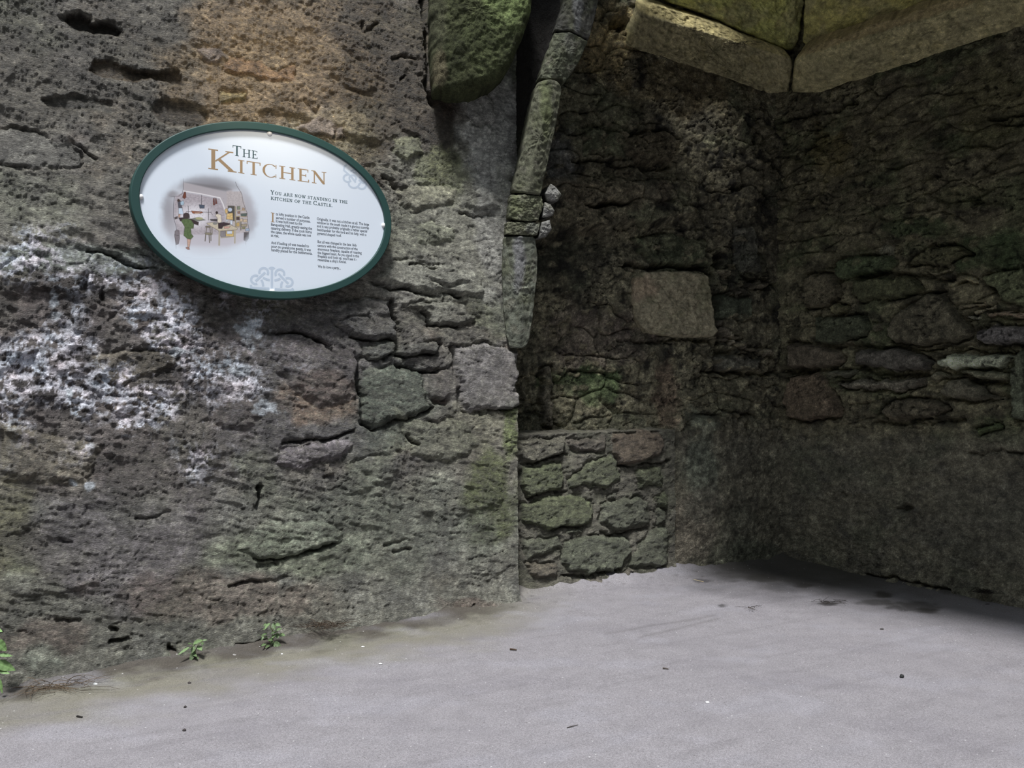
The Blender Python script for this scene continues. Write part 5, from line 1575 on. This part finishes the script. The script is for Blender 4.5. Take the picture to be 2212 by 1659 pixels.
WH = (232, 234, 236)
pebble('grey rounded pebble on the dirt between the two small weeds', 'pebble', 506, 1417, .011, .009, .010, (140, 138, 136), 1)
pebble('largest white chip, in the litter right of the left-edge weed', 'stone_chip', 122, 1479, .011, .008, .008, WH, 2, 'stone chip')
pebble('white chip at the near edge of the litter at left', 'stone_chip', 39, 1494, .009, .006, .006, WH, 3, 'stone chip')
pebble('small white chip below the litter at left', 'stone_chip', 66, 1497, .006, .005, .005, WH, 4, 'stone chip')
pebble('pale chip alone on the olive floor left of the pointed weed', 'stone_chip', 206, 1478, .010, .006, .005, (206, 210, 212), 5, 'stone chip')
pebble('white chip on the dirt edge left of the pointed weed', 'stone_chip', 306, 1455, .008, .005, .006, WH, 6, 'stone chip')
pebble('tiny white chip just behind another on the dirt edge', 'stone_chip', 323, 1450, .005, .004, .004, WH, 7, 'stone chip')
pebble('tiny white chip on the dirt at left, nearest the litter', 'stone_chip', 246, 1461, .006, .004, .004, WH, 8, 'stone chip')
pebble('white chip on the floor just below the bushy weed', 'stone_chip', 598, 1409, .007, .005, .004, WH, 9, 'stone chip')
pebble('white chip right of the bushy weed on the mossy strip', 'stone_chip', 609, 1413, .005, .005, .004, WH, 10, 'stone chip')
pebble('flat white chip on the floor right of the dead root tuft', 'stone_chip', 784, 1397, .009, .004, .003, WH, 11, 'stone chip')
pebble('bright white chip alone on the grey floor below the root tuft', 'stone_chip', 822, 1434, .009, .005, .004, WH, 12, 'stone chip')
pebble('small black pebble alone at right on the bright floor', 'pebble', 1948, 1461, .009, .008, .010, (44, 46, 46), 13)
pebble('little dark pebble in the left middle of the floor', 'pebble', 409, 1475, .007, .005, .005, (62, 58, 58), 14)
pebble('dark crumb on the floor below the pointed weed', 'pebble', 400, 1527, .006, .005, .005, (60, 56, 56), 15)
pebble('dark crumb low on the floor at left of centre', 'pebble', 398, 1577, .007, .006, .005, (62, 58, 58), 16)
pebble('small brown pebble near the foot of the low rubble wall', 'pebble', 1380, 1253, .010, .008, .009, (104, 92, 84), 17)
pebble('white speck of stone on the right-hand middle floor', 'stone_chip', 1528, 1517, .008, .005, .004, WH, 18, 'stone chip')
pebble('dark flake on the floor by the end of the right-hand shadow', 'pebble', 1905, 1359, .010, .006, .004, (48, 46, 44), 19)
pebble('long dark flake on the shaded floor below the dead grass clump', 'pebble', 2134, 1306, .018, .008, .005, (40, 38, 36), 20)

# ------------------------------------------------------------------ light
SKY = 1.25
wd_ = bpy.data.worlds.new('overcast sky')
SC.world = wd_
wd_.use_nodes = True
bg = wd_.node_tree.nodes['Background']
bg.inputs['Color'].default_value = (0.86, 0.92, 1.0, 1)
wn = wd_.node_tree.nodes; wl = wd_.node_tree.links
wg = wn.new('ShaderNodeNewGeometry'); ws = wn.new('ShaderNodeSeparateXYZ'); wm = wn.new('ShaderNodeMapRange')
wl.new(wg.outputs['Incoming'], ws.inputs[0])
wm.inputs[1].default_value = 0.0; wm.inputs[2].default_value = -1.0
wm.inputs[3].default_value = 0.35 * SKY; wm.inputs[4].default_value = 1.0 * SKY      # overcast: brightest overhead
wl.new(ws.outputs['Z'], wm.inputs[0]); wl.new(wm.outputs[0], bg.inputs['Strength'])


def light(kind, name, loc, target, energy, col, **kw):
    d = bpy.data.lights.new(name, kind)
    d.energy = energy
    d.color = col
    for k, v in kw.items():
        setattr(d, k, v)
    o_ = bpy.data.objects.new(name, d)
    COLL.objects.link(o_)
    o_.location = loc
    o_.rotation_euler = (Vector(target) - Vector(loc)).to_track_quat('-Z', 'Y').to_euler()
    return o_


light('SUN', 'veiled_sun', (-0.4, 0, 9), (0.05, 4.2, 0), 3.9, (1.0, 0.98, 0.97), angle=math.radians(10))
wp = LEFT.at(600.0, -150.0, 0.95)
light('SPOT', 'warm_wall_lamp', tuple(wp), tuple(LEFT.at(590.0, 190.0, 0.0)), 22, (1.0, 0.85, 0.64), spot_size=math.radians(64), spot_blend=1.0, shadow_soft_size=0.06)

# ------------------------------------------------------------------ camera
cd = bpy.data.cameras.new('camera')
cam = bpy.data.objects.new('camera', cd)
COLL.objects.link(cam)
cam.location = (0, 0, EYE)
cam.rotation_euler = (math.radians(90), 0, 0)
cd.sensor_fit = 'HORIZONTAL'
cd.sensor_width = 36.0
cd.lens = 36.0 * F / 2212.0
cd.clip_start = 0.05
SC.camera = cam
vs = SC.view_settings
vs.view_transform = 'Standard'
vs.look = 'None'
vs.exposure = 0.45
vs.gamma = 1.0
vs.use_curve_mapping = False
